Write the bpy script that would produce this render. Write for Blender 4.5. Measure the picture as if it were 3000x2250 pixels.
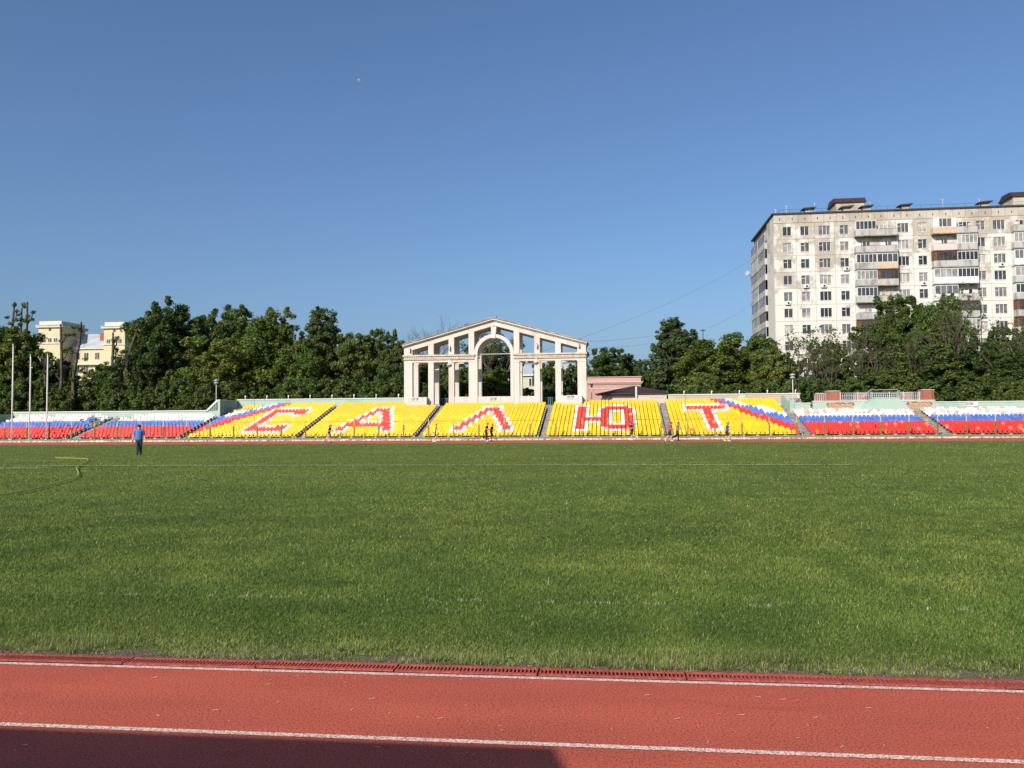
import bpy, math, random
import numpy as np
from mathutils import Vector, Matrix
R = math.radians
random.seed(7); rng = np.random.default_rng(11)
for o in list(bpy.data.objects): bpy.data.objects.remove(o)
S = bpy.context.scene
C = S.collection

# ------------------------------------------------------------------ camera, sky, sun, exposure
CAM_H = 1.79; YAW = 0.116167; PITCH = 0.045955; ROLL = -0.006887
fw = Vector((-math.sin(YAW)*math.cos(PITCH), math.cos(YAW)*math.cos(PITCH), math.sin(PITCH)))
rt = Vector((math.cos(YAW), math.sin(YAW), 0)); up = rt.cross(fw)
rt2 = rt*math.cos(ROLL) + up*math.sin(ROLL); up2 = -rt*math.sin(ROLL) + up*math.cos(ROLL)
cd = bpy.data.cameras.new('camera'); cam = bpy.data.objects.new('camera', cd); C.objects.link(cam)
cd.sensor_width = 36; cd.lens = 36*2490/3000; cd.clip_start = 0.1; cd.clip_end = 6000
m3 = Matrix((rt2, up2, -fw)).transposed()
cam.matrix_world = Matrix.Translation((0, 0, CAM_H)) @ m3.to_4x4()
S.camera = cam

SUN_AZ = R(28); SUN_EL = R(33)          # light travels toward +Y, turned SUN_AZ toward +X
W = bpy.data.worlds.new('World'); S.world = W; W.use_nodes = True
nt = W.node_tree; nt.nodes.clear()
sky = nt.nodes.new('ShaderNodeTexSky'); sky.sky_type = 'NISHITA'; sky.sun_disc = False
sky.sun_elevation = SUN_EL
sky.sun_rotation = math.pi + SUN_AZ     # sun stands behind the camera, to the left
sky.air_density = 1.0; sky.dust_density = 2.6; sky.ozone_density = 6.8; sky.altitude = 150
bg = nt.nodes.new('ShaderNodeBackground'); bg.inputs['Strength'].default_value = 0.108
wo = nt.nodes.new('ShaderNodeOutputWorld')
nt.links.new(sky.outputs[0], bg.inputs['Color']); nt.links.new(bg.outputs[0], wo.inputs['Surface'])
sd = bpy.data.lights.new('sun', 'SUN'); sd.energy = 5.0; sd.angle = R(0.53); sd.color = (1.0, 0.93, 0.82)
sun = bpy.data.objects.new('sun', sd); C.objects.link(sun)
ldir = Vector((math.sin(SUN_AZ)*math.cos(SUN_EL), math.cos(SUN_AZ)*math.cos(SUN_EL), -math.sin(SUN_EL)))
sun.rotation_euler = ldir.to_track_quat('-Z', 'Y').to_euler(); sun.location = (-40, -60, 60)
vs = S.view_settings; vs.view_transform = 'Standard'; vs.look = 'None'; vs.exposure = 0.30; vs.gamma = 1.0; vs.use_curve_mapping = False

# ------------------------------------------------------------------ helpers
def link(o, parent=None):
    C.objects.link(o)
    if parent is not None: o.parent = parent
    return o
def tag(o, label=None, cat=None, group=None, kind=None):
    if label: o['label'] = label
    if cat: o['category'] = cat
    if group: o['group'] = group
    if kind: o['kind'] = kind
    return o
def empty(name, loc=(0, 0, 0), rz=0):
    o = bpy.data.objects.new(name, None); o.empty_display_size = 0.3
    o.location = loc; o.rotation_euler = (0, 0, rz); C.objects.link(o); return o
def copy_tree(o, parent=None):
    c = o.copy(); C.objects.link(c); c.parent = parent
    for ch in o.children: copy_tree(ch, c)
    return c

class MB:
    def __init__(s): s.v = []; s.f = []; s.mi = []
    def add(s, verts, faces, m=0):
        b = len(s.v); s.v += [tuple(p) for p in verts]
        s.f += [tuple(i+b for i in f) for f in faces]; s.mi += [m]*len(faces); return s
    def box(s, x0, x1, y0, y1, z0, z1, m=0):
        return s.add([(x0,y0,z0),(x1,y0,z0),(x1,y1,z0),(x0,y1,z0),(x0,y0,z1),(x1,y0,z1),(x1,y1,z1),(x0,y1,z1)],
                     [(0,3,2,1),(4,5,6,7),(0,1,5,4),(1,2,6,5),(2,3,7,6),(3,0,4,7)], m)
    def hexa(s, pts, m=0):   # 8 points: bottom 4 ccw, top 4 ccw
        return s.add(pts, [(0,3,2,1),(4,5,6,7),(0,1,5,4),(1,2,6,5),(2,3,7,6),(3,0,4,7)], m)
    def prism_y(s, poly, y0, y1, m=0):   # poly of (x,z), counter-clockwise seen from -Y
        n = len(poly)
        return s.add([(x,y0,z) for x,z in poly]+[(x,y1,z) for x,z in poly],
                     [tuple(range(n)), tuple(range(2*n-1, n-1, -1))]+[(i,i+n,(i+1)%n+n,(i+1)%n) for i in range(n)], m)
    def prism_x(s, poly, x0, x1, m=0):   # poly of (y,z)
        n = len(poly)
        return s.add([(x0,y,z) for y,z in poly]+[(x1,y,z) for y,z in poly],
                     [tuple(range(n-1,-1,-1)), tuple(range(n, 2*n))]+[(i,(i+1)%n,(i+1)%n+n,i+n) for i in range(n)], m)
    def tube(s, pts, rad, n=6, m=0, cap=True):
        pts = [Vector(p) for p in pts]
        if not hasattr(rad, '__len__'): rad = [rad]*len(pts)
        vs_ = []; prev = None
        for i, p in enumerate(pts):
            d = (pts[min(i+1, len(pts)-1)]-pts[max(i-1, 0)]).normalized()
            if prev is None:
                a = Vector((0, 0, 1)) if abs(d.z) < .9 else Vector((1, 0, 0))
                u = d.cross(a).normalized()
            else:
                u = (prev-d*prev.dot(d)).normalized()
            prev = u; w = d.cross(u)
            for k in range(n):
                t = 2*math.pi*k/n; vs_.append(p+(u*math.cos(t)+w*math.sin(t))*rad[i])
        fs = []
        for i in range(len(pts)-1):
            for k in range(n): fs.append((i*n+k, i*n+(k+1)%n, (i+1)*n+(k+1)%n, (i+1)*n+k))
        if cap: fs.append(tuple(range(n-1, -1, -1))); fs.append(tuple(range((len(pts)-1)*n, len(pts)*n)))
        return s.add(vs_, fs, m)
    def lathe(s, prof, c=(0,0,0), n=12, m=0):  # prof of (r,z)
        vs_ = []; fs = []
        for r, z in prof:
            for k in range(n): vs_.append((c[0]+r*math.cos(2*math.pi*k/n), c[1]+r*math.sin(2*math.pi*k/n), c[2]+z))
        for i in range(len(prof)-1):
            for k in range(n): fs.append((i*n+k, i*n+(k+1)%n, (i+1)*n+(k+1)%n, (i+1)*n+k))
        return s.add(vs_, fs, m)
    def mesh(s, name, mats, smooth=False):
        me = bpy.data.meshes.new(name); me.from_pydata(s.v, [], s.f)
        for m in (mats if isinstance(mats, (list, tuple)) else [mats]): me.materials.append(m)
        if any(s.mi): me.polygons.foreach_set('material_index', s.mi)
        if smooth: me.polygons.foreach_set('use_smooth', [True]*len(me.polygons))
        me.update(); return me
    def build(s, name, mats, parent=None, smooth=False, loc=None, rz=0):
        o = bpy.data.objects.new(name, s.mesh(name, mats, smooth))
        if loc: o.location = loc
        o.rotation_euler = (0, 0, rz)
        return link(o, parent)

def bx(*a): return MB().box(*a)

# ------------------------------------------------------------------ materials
def mat(name, col, rough=.7, var=.12, scale=3.0, bump=0.0, bscale=40.0, spec=.3, col2=None, mix=(.45,.6), metal=0, rand=0.0, stretch=None):
    m = bpy.data.materials.new(name); m.use_nodes = True; n = m.node_tree; N = n.nodes; L = n.links
    b = N['Principled BSDF']; b.inputs['Roughness'].default_value = rough
    b.inputs['Specular IOR Level'].default_value = spec; b.inputs['Metallic'].default_value = metal
    tc = N.new('ShaderNodeNewGeometry')
    src = tc.outputs['Position']
    if stretch:
        mp = N.new('ShaderNodeMapping'); mp.inputs['Scale'].default_value = stretch; L.new(src, mp.inputs[0]); src = mp.outputs[0]
    nz = N.new('ShaderNodeTexNoise'); nz.inputs['Scale'].default_value = scale; nz.inputs['Detail'].default_value = 6
    L.new(src, nz.inputs['Vector'])
    cr = N.new('ShaderNodeValToRGB')
    c2 = col2 if col2 else tuple(max(0, c*(1-var)) for c in col)
    c1 = col if col2 else tuple(min(1, c*(1+var)) for c in col)
    cr.color_ramp.elements[0].position = mix[0] if col2 else .3; cr.color_ramp.elements[1].position = mix[1] if col2 else .7
    cr.color_ramp.elements[0].color = (*c2, 1); cr.color_ramp.elements[1].color = (*c1, 1)
    L.new(nz.outputs['Fac'], cr.inputs[0]); out = cr.outputs[0]
    if rand:
        oi = N.new('ShaderNodeObjectInfo'); hs = N.new('ShaderNodeHueSaturation')
        mr = N.new('ShaderNodeMapRange'); mr.inputs['To Min'].default_value = 1-rand; mr.inputs['To Max'].default_value = 1+rand
        L.new(oi.outputs['Random'], mr.inputs['Value']); L.new(mr.outputs[0], hs.inputs['Value']); L.new(out, hs.inputs['Color']); out = hs.outputs[0]
    L.new(out, b.inputs['Base Color'])
    if bump:
        n2 = N.new('ShaderNodeTexNoise'); n2.inputs['Scale'].default_value = bscale; n2.inputs['Detail'].default_value = 4
        L.new(tc.outputs['Position'], n2.inputs['Vector'])
        bp = N.new('ShaderNodeBump'); bp.inputs['Strength'].default_value = bump; bp.inputs['Distance'].default_value = .03
        L.new(n2.outputs['Fac'], bp.inputs['Height']); L.new(bp.outputs[0], b.inputs['Normal'])
    return m

M = {}
def seatmat(n, c, rand=.13):
    return mat('seat_'+n, c, rough=.5, var=.10, scale=1.3, spec=.2, rand=rand)
M['Y'] = seatmat('yellow', (.63, .39, .008)); M['R'] = seatmat('red', (.51, .034, .025)); M['W'] = seatmat('white', (.62, .605, .575))
M['B'] = seatmat('blue', (.05, .13, .44), .2); M['P'] = seatmat('beige', (.42, .33, .275)); M['O'] = seatmat('orange', (.72, .14, .02)); M['G'] = seatmat('grey', (.14, .14, .15))
M['K'] = seatmat('pale_red', (.62, .16, .13))
M['conc'] = mat('concrete', (.26, .245, .22), .9, scale=1.5, bump=.3, bscale=25, col2=(.13, .12, .105), mix=(.35, .65))
M['concl'] = mat('concrete_light', (.42, .41, .38), .9, scale=4, bump=.3, col2=(.27, .26, .24), mix=(.3, .6))
M['bench'] = mat('bench_beam', (.10, .09, .08), .9, var=.2)
M['mint'] = mat('mint_plaster', (.235, .40, .315), .85, scale=.55, col2=(.33, .43, .365), mix=(.52, .66), bump=.15, bscale=8)
M['peel'] = mat('peeled_plaster', (.42, .33, .255), .9, scale=.5, col2=(.40, .47, .41), mix=(.40, .44), bump=.2)
M['coping'] = mat('coping_white', (.56, .56, .52), .8, scale=1.2, col2=(.5, .5, .46), mix=(.3, .45))
M['portico'] = mat('portico_paint', (.535, .495, .445), .8, scale=1.1, col2=(.44, .395, .345), mix=(.26, .5), stretch=(1, 1, .22), bump=.1, bscale=6)
M['pmould'] = mat('portico_mould', (.50, .435, .36), .8, scale=2, col2=(.40, .335, .27), mix=(.4, .6))
M['proof'] = mat('portico_roof', (.30, .285, .26), .9, scale=1.5, var=.3, bump=.5, bscale=4)
M['dark'] = mat('dark_metal', (.04, .04, .04), .6)
M['ol'] = mat('olive_post', (.16, .13, .045), .6, scale=5, var=.3)
M['olt'] = mat('post_top', (.42, .34, .10), .6, scale=5)
M['steel'] = mat('galvanised', (.55, .56, .56), .45, spec=.5, metal=.4)
M['white'] = mat('white_paint', (.62, .62, .605), .6, var=.05)
M['letter'] = mat('letter_black', (.035, .03, .03), .7)
M['brick'] = mat('red_brick', (.36, .10, .055), .9, scale=9, col2=(.26, .065, .035), mix=(.4, .6))
M['mortar'] = mat('mortar', (.42, .36, .30), .95)
M['stone'] = mat('rough_stone', (.50, .37, .25), .95, scale=6, col2=(.36, .25, .16), bump=.8, bscale=7)
M['pink'] = mat('pink_plaster', (.50, .29, .25), .85, scale=.4, col2=(.45, .26, .225), mix=(.4, .6))
M['pinkw'] = mat('pale_pink_trim', (.54, .42, .37), .85)
M['broof'] = mat('brown_roof', (.045, .028, .026), .5, var=.2)
M['trunk'] = mat('bark', (.12, .095, .07), .95, scale=4, col2=(.06, .05, .04), bump=.6, bscale=12)
M['twig'] = mat('dry_twigs', (.085, .066, .05), .95)
M['hose'] = mat('yellow_hose', (.40, .385, .06), .45)
M['cable'] = mat('cable', (.13, .14, .16), .6)
M['soil'] = mat('soil', (.16, .125, .09), .95, scale=6, col2=(.10, .085, .055), bump=.8, bscale=60)

def track_mat():
    m = bpy.data.materials.new('red_track'); m.use_nodes = True; n = m.node_tree; N = n.nodes; L = n.links
    b = N['Principled BSDF']; b.inputs['Roughness'].default_value = .8; b.inputs['Specular IOR Level'].default_value = .25
    g = N.new('ShaderNodeNewGeometry')
    n1 = N.new('ShaderNodeTexNoise'); n1.inputs['Scale'].default_value = 75; n1.inputs['Detail'].default_value = 3
    n2 = N.new('ShaderNodeTexNoise'); n2.inputs['Scale'].default_value = 1.1; n2.inputs['Detail'].default_value = 4
    mp = N.new('ShaderNodeMapping'); mp.inputs['Scale'].default_value = (.45, 1.6, 1); L.new(g.outputs['Position'], mp.inputs[0]); L.new(mp.outputs[0], n2.inputs['Vector'])
    L.new(g.outputs['Position'], n1.inputs['Vector'])
    cr = N.new('ShaderNodeValToRGB'); e = cr.color_ramp.elements
    e[0].position = .36; e[0].color = (.20, .044, .029, 1); e[1].position = .62; e[1].color = (.48, .110, .063, 1)
    e2 = cr.color_ramp.elements.new(.48); e2.color = (.41, .086, .049, 1)
    L.new(n1.outputs['Fac'], cr.inputs[0])
    mx = N.new('ShaderNodeMix'); mx.data_type = 'RGBA'; mx.blend_type = 'MULTIPLY'; mx.inputs[0].default_value = 1
    c2 = N.new('ShaderNodeValToRGB'); c2.color_ramp.elements[0].color = (.84, .82, .84, 1); c2.color_ramp.elements[1].color = (1.08, 1.04, 1, 1)
    c2.color_ramp.elements[0].position = .3; c2.color_ramp.elements[1].position = .7
    L.new(n2.outputs['Fac'], c2.inputs[0]); L.new(cr.outputs[0], mx.inputs[6]); L.new(c2.outputs[0], mx.inputs[7])
    n3 = N.new('ShaderNodeTexNoise'); n3.inputs['Scale'].default_value = 2.2; n3.inputs['Detail'].default_value = 8; n3.inputs['Roughness'].default_value = .7; n3.inputs['Distortion'].default_value = 1.2
    m3_ = N.new('ShaderNodeMapping'); m3_.inputs['Scale'].default_value = (.5, 1.3, 1); m3_.inputs['Location'].default_value = (3, 7, 0); L.new(g.outputs['Position'], m3_.inputs[0]); L.new(m3_.outputs[0], n3.inputs['Vector'])
    c3 = N.new('ShaderNodeValToRGB'); c3.color_ramp.elements[0].position = .58; c3.color_ramp.elements[1].position = .74; c3.color_ramp.elements[0].color = (1, 1, 1, 1); c3.color_ramp.elements[1].color = (.80, .80, .82, 1); L.new(n3.outputs['Fac'], c3.inputs[0])
    m4 = N.new('ShaderNodeMix'); m4.data_type = 'RGBA'; m4.blend_type = 'MULTIPLY'; m4.inputs[0].default_value = 1; L.new(mx.outputs[2], m4.inputs[6]); L.new(c3.outputs[0], m4.inputs[7])
    L.new(m4.outputs[2], b.inputs['Base Color'])
    bp = N.new('ShaderNodeBump'); bp.inputs['Strength'].default_value = .9; bp.inputs['Distance'].default_value = .006
    L.new(n1.outputs['Fac'], bp.inputs['Height']); L.new(bp.outputs[0], b.inputs['Normal'])
    return m
M['track'] = track_mat()
def line_mat():
    m = bpy.data.materials.new('worn_white_line'); m.use_nodes = True; n = m.node_tree; N = n.nodes; L = n.links
    b = N['Principled BSDF']; b.inputs['Roughness'].default_value = .8
    g = N.new('ShaderNodeNewGeometry'); n1 = N.new('ShaderNodeTexNoise'); n1.inputs['Scale'].default_value = 110; n1.inputs['Detail'].default_value = 3
    L.new(g.outputs['Position'], n1.inputs['Vector'])
    cr = N.new('ShaderNodeValToRGB'); e = cr.color_ramp.elements
    e[0].position = .43; e[0].color = (.40, .12, .085, 1); e[1].position = .54; e[1].color = (.66, .61, .54, 1)
    L.new(n1.outputs['Fac'], cr.inputs[0]); L.new(cr.outputs[0], b.inputs['Base Color'])
    bp = N.new('ShaderNodeBump'); bp.inputs['Strength'].default_value = .6; bp.inputs['Distance'].default_value = .005
    L.new(n1.outputs['Fac'], bp.inputs['Height']); L.new(bp.outputs[0], b.inputs['Normal'])
    return m
M['line'] = line_mat()

def field_mat():
    m = bpy.data.materials.new('turf_ground'); m.use_nodes = True; n = m.node_tree; N = n.nodes; L = n.links
    b = N['Principled BSDF']; b.inputs['Roughness'].default_value = .9; b.inputs['Specular IOR Level'].default_value = .1
    g = N.new('ShaderNodeNewGeometry')
    a = N.new('ShaderNodeTexNoise'); a.inputs['Scale'].default_value = 9; a.inputs['Detail'].default_value = 8
    c = N.new('ShaderNodeTexNoise'); c.inputs['Scale'].default_value = .25; c.inputs['Detail'].default_value = 5
    for x in (a, c): L.new(g.outputs['Position'], x.inputs['Vector'])
    r1 = N.new('ShaderNodeValToRGB'); e = r1.color_ramp.elements
    e[0].position = .35; e[0].color = (.066, .098, .020, 1); e[1].position = .68; e[1].color = (.145, .185, .040, 1)
    L.new(a.outputs['Fac'], r1.inputs[0])
    r2 = N.new('ShaderNodeValToRGB'); r2.color_ramp.elements[0].position = .3; r2.color_ramp.elements[1].position = .7
    r2.color_ramp.elements[0].color = (.78, .82, .8, 1); r2.color_ramp.elements[1].color = (1.1, 1.06, 1, 1)
    L.new(c.outputs['Fac'], r2.inputs[0])
    mx = N.new('ShaderNodeMix'); mx.data_type = 'RGBA'; mx.blend_type = 'MULTIPLY'; mx.inputs[0].default_value = 1
    L.new(r1.outputs[0], mx.inputs[6]); L.new(r2.outputs[0], mx.inputs[7])
    # bare soil by the drain
    sp = N.new('ShaderNodeSeparateXYZ'); L.new(g.outputs['Position'], sp.inputs[0])
    mr = N.new('ShaderNodeMapRange'); mr.inputs['From Min'].default_value = 6.2; mr.inputs['From Max'].default_value = 6.75; mr.inputs['To Min'].default_value = .32; mr.inputs['To Max'].default_value = -.25
    L.new(sp.outputs['Y'], mr.inputs['Value'])
    s = N.new('ShaderNodeTexNoise'); s.inputs['Scale'].default_value = 2.3; s.inputs['Detail'].default_value = 5; L.new(g.outputs['Position'], s.inputs['Vector'])
    ad = N.new('ShaderNodeMath'); ad.operation = 'ADD'; L.new(s.outputs['Fac'], ad.inputs[0]); L.new(mr.outputs[0], ad.inputs[1])
    r3 = N.new('ShaderNodeValToRGB'); r3.color_ramp.elements[0].position = .5; r3.color_ramp.elements[1].position = .66; L.new(ad.outputs[0], r3.inputs[0])
    so = N.new('ShaderNodeValToRGB'); so.color_ramp.elements[0].color = (.060, .046, .032, 1); so.color_ramp.elements[1].color = (.21, .165, .115, 1)
    s2 = N.new('ShaderNodeTexNoise'); s2.inputs['Scale'].default_value = 45; s2.inputs['Detail'].default_value = 5; L.new(g.outputs['Position'], s2.inputs['Vector']); L.new(s2.outputs['Fac'], so.inputs[0])
    m2 = N.new('ShaderNodeMix'); m2.data_type = 'RGBA'; L.new(r3.outputs[0], m2.inputs[0]); L.new(mx.outputs[2], m2.inputs[6]); L.new(so.outputs[0], m2.inputs[7])
    L.new(m2.outputs[2], b.inputs['Base Color'])
    bp = N.new('ShaderNodeBump'); bp.inputs['Strength'].default_value = .7; bp.inputs['Distance'].default_value = .05
    L.new(s2.outputs['Fac'], bp.inputs['Height']); L.new(bp.outputs[0], b.inputs['Normal'])
    return m
M['turf'] = field_mat()

def leafy(name, base, hue=.03, trans=.42, rand=.18):
    """foliage shader: per-face colour attribute times base, some light through the leaf"""
    m = bpy.data.materials.new(name); m.use_nodes = True; n = m.node_tree; N = n.nodes; L = n.links; N.clear()
    out = N.new('ShaderNodeOutputMaterial'); at = N.new('ShaderNodeAttribute'); at.attribute_name = 'tint'
    mx = N.new('ShaderNodeMix'); mx.data_type = 'RGBA'; mx.blend_type = 'MULTIPLY'; mx.inputs[0].default_value = 1; mx.inputs[6].default_value = (*base, 1)
    L.new(at.outputs['Color'], mx.inputs[7])
    oi = N.new('ShaderNodeObjectInfo'); hs = N.new('ShaderNodeHueSaturation')
    mr = N.new('ShaderNodeMapRange'); mr.inputs['To Min'].default_value = 1-rand; mr.inputs['To Max'].default_value = 1+rand; L.new(oi.outputs['Random'], mr.inputs['Value'])
    mh = N.new('ShaderNodeMapRange'); mh.inputs['To Min'].default_value = .5+hue*.6; mh.inputs['To Max'].default_value = .5-hue*.6; L.new(oi.outputs['Random'], mh.inputs['Value'])
    L.new(mx.outputs[2], hs.inputs['Color']); L.new(mr.outputs[0], hs.inputs['Value']); L.new(mh.outputs[0], hs.inputs['Hue'])
    d = N.new('ShaderNodeBsdfPrincipled'); d.inputs['Roughness'].default_value = .55; d.inputs['Specular IOR Level'].default_value = .25
    t = N.new('ShaderNodeBsdfTranslucent'); ms = N.new('ShaderNodeMixShader'); ms.inputs[0].default_value = trans
    L.new(hs.outputs[0], d.inputs['Base Color']); L.new(hs.outputs[0], t.inputs['Color'])
    L.new(d.outputs[0], ms.inputs[1]); L.new(t.outputs[0], ms.inputs[2]); L.new(ms.outputs[0], out.inputs['Surface'])
    return m
M['blade'] = leafy('grass_blades', (1, 1, 1), 0, .25, 0)
M['leafA'] = leafy('linden_leaves', (.094, .136, .031)); M['leafB'] = leafy('maple_leaves', (.120, .164, .031)); M['leafC'] = leafy('poplar_leaves', (.072, .112, .038))

def quads_obj(name, verts, nper, tint, material, parent=None):
    """mesh from an (N,nper,3) array of faces with a face colour attribute"""
    n = len(verts); me = bpy.data.meshes.new(name)
    me.vertices.add(n*nper); me.vertices.foreach_set('co', np.asarray(verts, np.float32).ravel())
    me.loops.add(n*nper); me.loops.foreach_set('vertex_index', np.arange(n*nper, dtype=np.int32))
    me.polygons.add(n); me.polygons.foreach_set('loop_start', np.arange(0, n*nper, nper, dtype=np.int32))
    me.update(calc_edges=True)
    a = me.attributes.new('tint', 'FLOAT_COLOR', 'FACE')
    a.data.foreach_set('color', np.concatenate([tint, np.ones((n, 1))], 1).astype(np.float32).ravel())
    me.materials.append(material)
    o = bpy.data.objects.new(name, me); return link(o, parent)

def vnoise(x, y, seed=0):
    r = np.random.default_rng(seed); g = r.random((256, 256))
    xi = np.floor(x).astype(int); yi = np.floor(y).astype(int); fx = x-xi; fy = y-yi
    fx = fx*fx*(3-2*fx); fy = fy*fy*(3-2*fy)
    G = lambda a, b: g[a % 256, b % 256]
    return (G(xi, yi)*(1-fx)+G(xi+1, yi)*fx)*(1-fy)+(G(xi, yi+1)*(1-fx)+G(xi+1, yi+1)*fx)*fy

# ------------------------------------------------------------------ ground, track, field
D1 = 6.026; YF = 76.44; YK = 88.62
def sheet(name, x0, x1, y0, y1, z, m): 
    o = MB().add([(x0,y0,z),(x1,y0,z),(x1,y1,z),(x0,y1,z)], [(0,1,2,3)]).build(name, m); o['kind'] = 'structure'; return o
M['earth'] = mat('far_ground', (.07, .085, .03), .95, scale=.3, col2=(.10, .085, .05), bump=.4)
sheet('ground', -2500, 2500, -2500, 4000, -.04, M['earth'])
sheet('running_track', -110, 90, -6, 6.07, 0, M['track'])
sheet('running_track', -110, 90, YF-.02, YK+.3, 0, M['track'])
sheet('playing_field', -110, 90, 6.26, YF-.03, .004, M['turf'])
for y in (D1, D1-1.22, D1-2.44): sheet('lane_line', -60, 60, y-.026, y+.026, .004, M['line'])
for k in range(9): sheet('lane_line', -100, 80, YF+.35+k*1.22-.025, YF+.35+k*1.22+.025, .004, M['line'])
def fade_line():
    m = bpy.data.materials.new('faded_chalk'); m.use_nodes = True; n = m.node_tree; N = n.nodes; L = n.links; b = N['Principled BSDF']
    g = N.new('ShaderNodeNewGeometry'); a = N.new('ShaderNodeTexNoise'); a.inputs['Scale'].default_value = 12; a.inputs['Detail'].default_value = 6; L.new(g.outputs['Position'], a.inputs['Vector'])
    r = N.new('ShaderNodeValToRGB'); r.color_ramp.elements[0].position = .42; r.color_ramp.elements[1].position = .6
    r.color_ramp.elements[0].color = (.085, .13, .03, 1); r.color_ramp.elements[1].color = (.62, .66, .46, 1)
    L.new(a.outputs['Fac'], r.inputs[0]); L.new(r.outputs[0], b.inputs['Base Color']); b.inputs['Roughness'].default_value = .9; return m
M['chalk'] = fade_line()
sheet('pitch_line', -25.5, 9.5, 35.25, 35.42, .05, M['chalk'])
sheet('pitch_line', -29, -23.4, 33.05, 33.25, .05, M['chalk'])

# drain channel along the inner edge of the track
drain = MB().box(-60, 60, 6.0705, 6.256, -.038, -.032).box(-60, 60, 6.0705, 6.0745, -.032, .002).box(-60, 60, 6.2515, 6.256, -.032, .004).build('drain_channel', M['dark']); drain['kind'] = 'structure'
M['grate'] = mat('red_grate', (.40, .085, .06), .8, scale=30, col2=(.28, .055, .04), bump=.4, bscale=120, rand=.08)
g = MB(); Lg = 1.04; ns = 36
g.box(.006, Lg-.006, 6.075, 6.112, .004, .014); g.box(.006, Lg-.006, 6.212, 6.248, .004, .014)
for i in range(ns+1):
    x = .0135+(Lg-.027)*i/ns
    g.box(x-.0066, x+.0066, 6.1125, 6.2115, -.014, .0125)
gm = g.mesh('grate', M['grate'])
for i in range(-11, 11):
    o = bpy.data.objects.new('grate', gm); o.location = (.498+i*Lg, random.uniform(-.004, .004), random.uniform(-.002, .002)); link(o, drain)

# kerb stones, verge at the foot of the stand
kerb = empty('kerb', (0, YK, 0)); kerb['kind'] = 'structure'
M['kerb'] = mat('whitewashed_kerb', (.52, .475, .385), .95, scale=5, col2=(.24, .205, .145), mix=(.42, .56), bump=.8, bscale=10, rand=.22)
km = []
for k in range(5):
    r = random.Random(k); q = lambda a: r.uniform(-a, a)
    km.append(MB().hexa([(.01,q(.03),-.03),(.98,q(.03),-.03),(.98,.28,-.03),(.01,.28,-.03),(.02+q(.02),.03+q(.02),.17+q(.03)),(.97+q(.02),.03+q(.02),.17+q(.03)),(.97,.27,.18+q(.02)),(.02,.27,.18+q(.02))]).mesh('kerb_stone', M['kerb']))
for i in range(126):
    o = bpy.data.objects.new('kerb_stone', km[random.randrange(5)]); o.location = (-76+i, random.uniform(-.02, .02), random.uniform(-.03, .01)); link(o, kerb)
M['verge'] = mat('dry_verge', (.20, .21, .10), .95, scale=1.4, col2=(.25, .22, .15), mix=(.4, .6), bump=.9, bscale=14)
vg = MB(); n_ = 90; prof = ((YK+.26, .165), (YK+.9, .21), (90.4, .30), (92.2, .34))
vv = [(-112+200*i/n_, y+random.uniform(-.04, .04)*(0 < j < 3), z+random.uniform(-.025, .025)) for i in range(n_+1) for j, (y, z) in enumerate(prof)]
vg.add(vv, [(i*4+j, (i+1)*4+j, (i+1)*4+j+1, i*4+j+1) for i in range(n_) for j in range(3)])
v_ = vg.build('verge', M['verge']); v_['kind'] = 'structure'

# ------------------------------------------------------------------ grandstand
RY = lambda r: 91.3+.8*(r-1)
RZ = lambda r: .55+.217*(r-1)
def seat_mesh(m):
    prof = [(-.005, -.075, .96), (.0, -.012, .97), (.05, .0, .98), (.34, -.035, .90), (.375, .02, .66), (.41, .14, .96), (.44, .27, .97), (.455, .345, .60)]
    us = (-1, -.62, 0, .62, 1); v = []; f = []
    for t in (0, 1):
        for j, (y, z, w) in enumerate(prof):
            for u in us:
                dz = -.02*(1-u*u) if j in (2, 3) else (.0 if j < 6 else (-.028*(u*u) if j == 6 else 0))
                dy = .0 if j < 4 else .02*(1-u*u)
                v.append((u*w*.203, y+dy+(.022 if t and j > 3 else 0), z+dz-(.022 if t and j <= 3 else 0)))
    n = len(us); k = len(prof)
    for j in range(k-1):
        for i in range(n-1):
            a = j*n+i; f.append((a, a+1, a+n+1, a+n)); b = a+k*n; f.append((b, b+n, b+n+1, b+1))
    for j in range(k-1):
        for i in (0, n-1):
            a = j*n+i; q = (a, a+n, a+n+k*n, a+k*n); f.append(q if i == 0 else q[::-1])
    for i in range(n-1):
        a = (k-1)*n+i; f.append((a, a+1, a+1+k*n, a+k*n)); a = i; f.append((a, a+k*n, a+1+k*n, a+1))
    mb = MB().add(v, f); return mb, mb.mesh('seat', m, True)
SEAT = {c: seat_mesh(M[c])[1] for c in 'YRWBPOGK'}
SEATV, SEATF = seat_mesh(M['Y'])[0].v, seat_mesh(M['Y'])[0].f

def W_(r=random): return 'P' if r.random() < .22 else 'W'
def letter_A(bar):
    g = {}
    for r in range(3, 15):
        o = (r-3)//2
        for c in range(16): pass
        l = [o, 15-o]
        g[(r, o)] = 'W'; g[(r, 15-o)] = 'W'
        if o == 5:
            for c in range(6, 10): g[(r, c)] = 'R'
        else:
            for c in (o+1, o+2, 14-o, 13-o): g[(r, c)] = 'R'
            g[(r, o+3)] = 'W'; g[(r, 12-o)] = 'W'
    if bar:
        for r in (5, 6):
            for c in range(2, 14): g[(r, c)] = 'R'
        for r in (3, 4): g[(r, 3)] = 'W'; g[(r, 12)] = 'W'
        for c in range(5, 11): g[(7, c)] = 'W'
    for c in range(5, 11): g[(15, c)] = 'W'
    for c in (0, 1, 2, 3, 12, 13, 14, 15): g[(2, c)] = 'W'
    return {(r, c+6): k for (r, c), k in g.items()}
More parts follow.
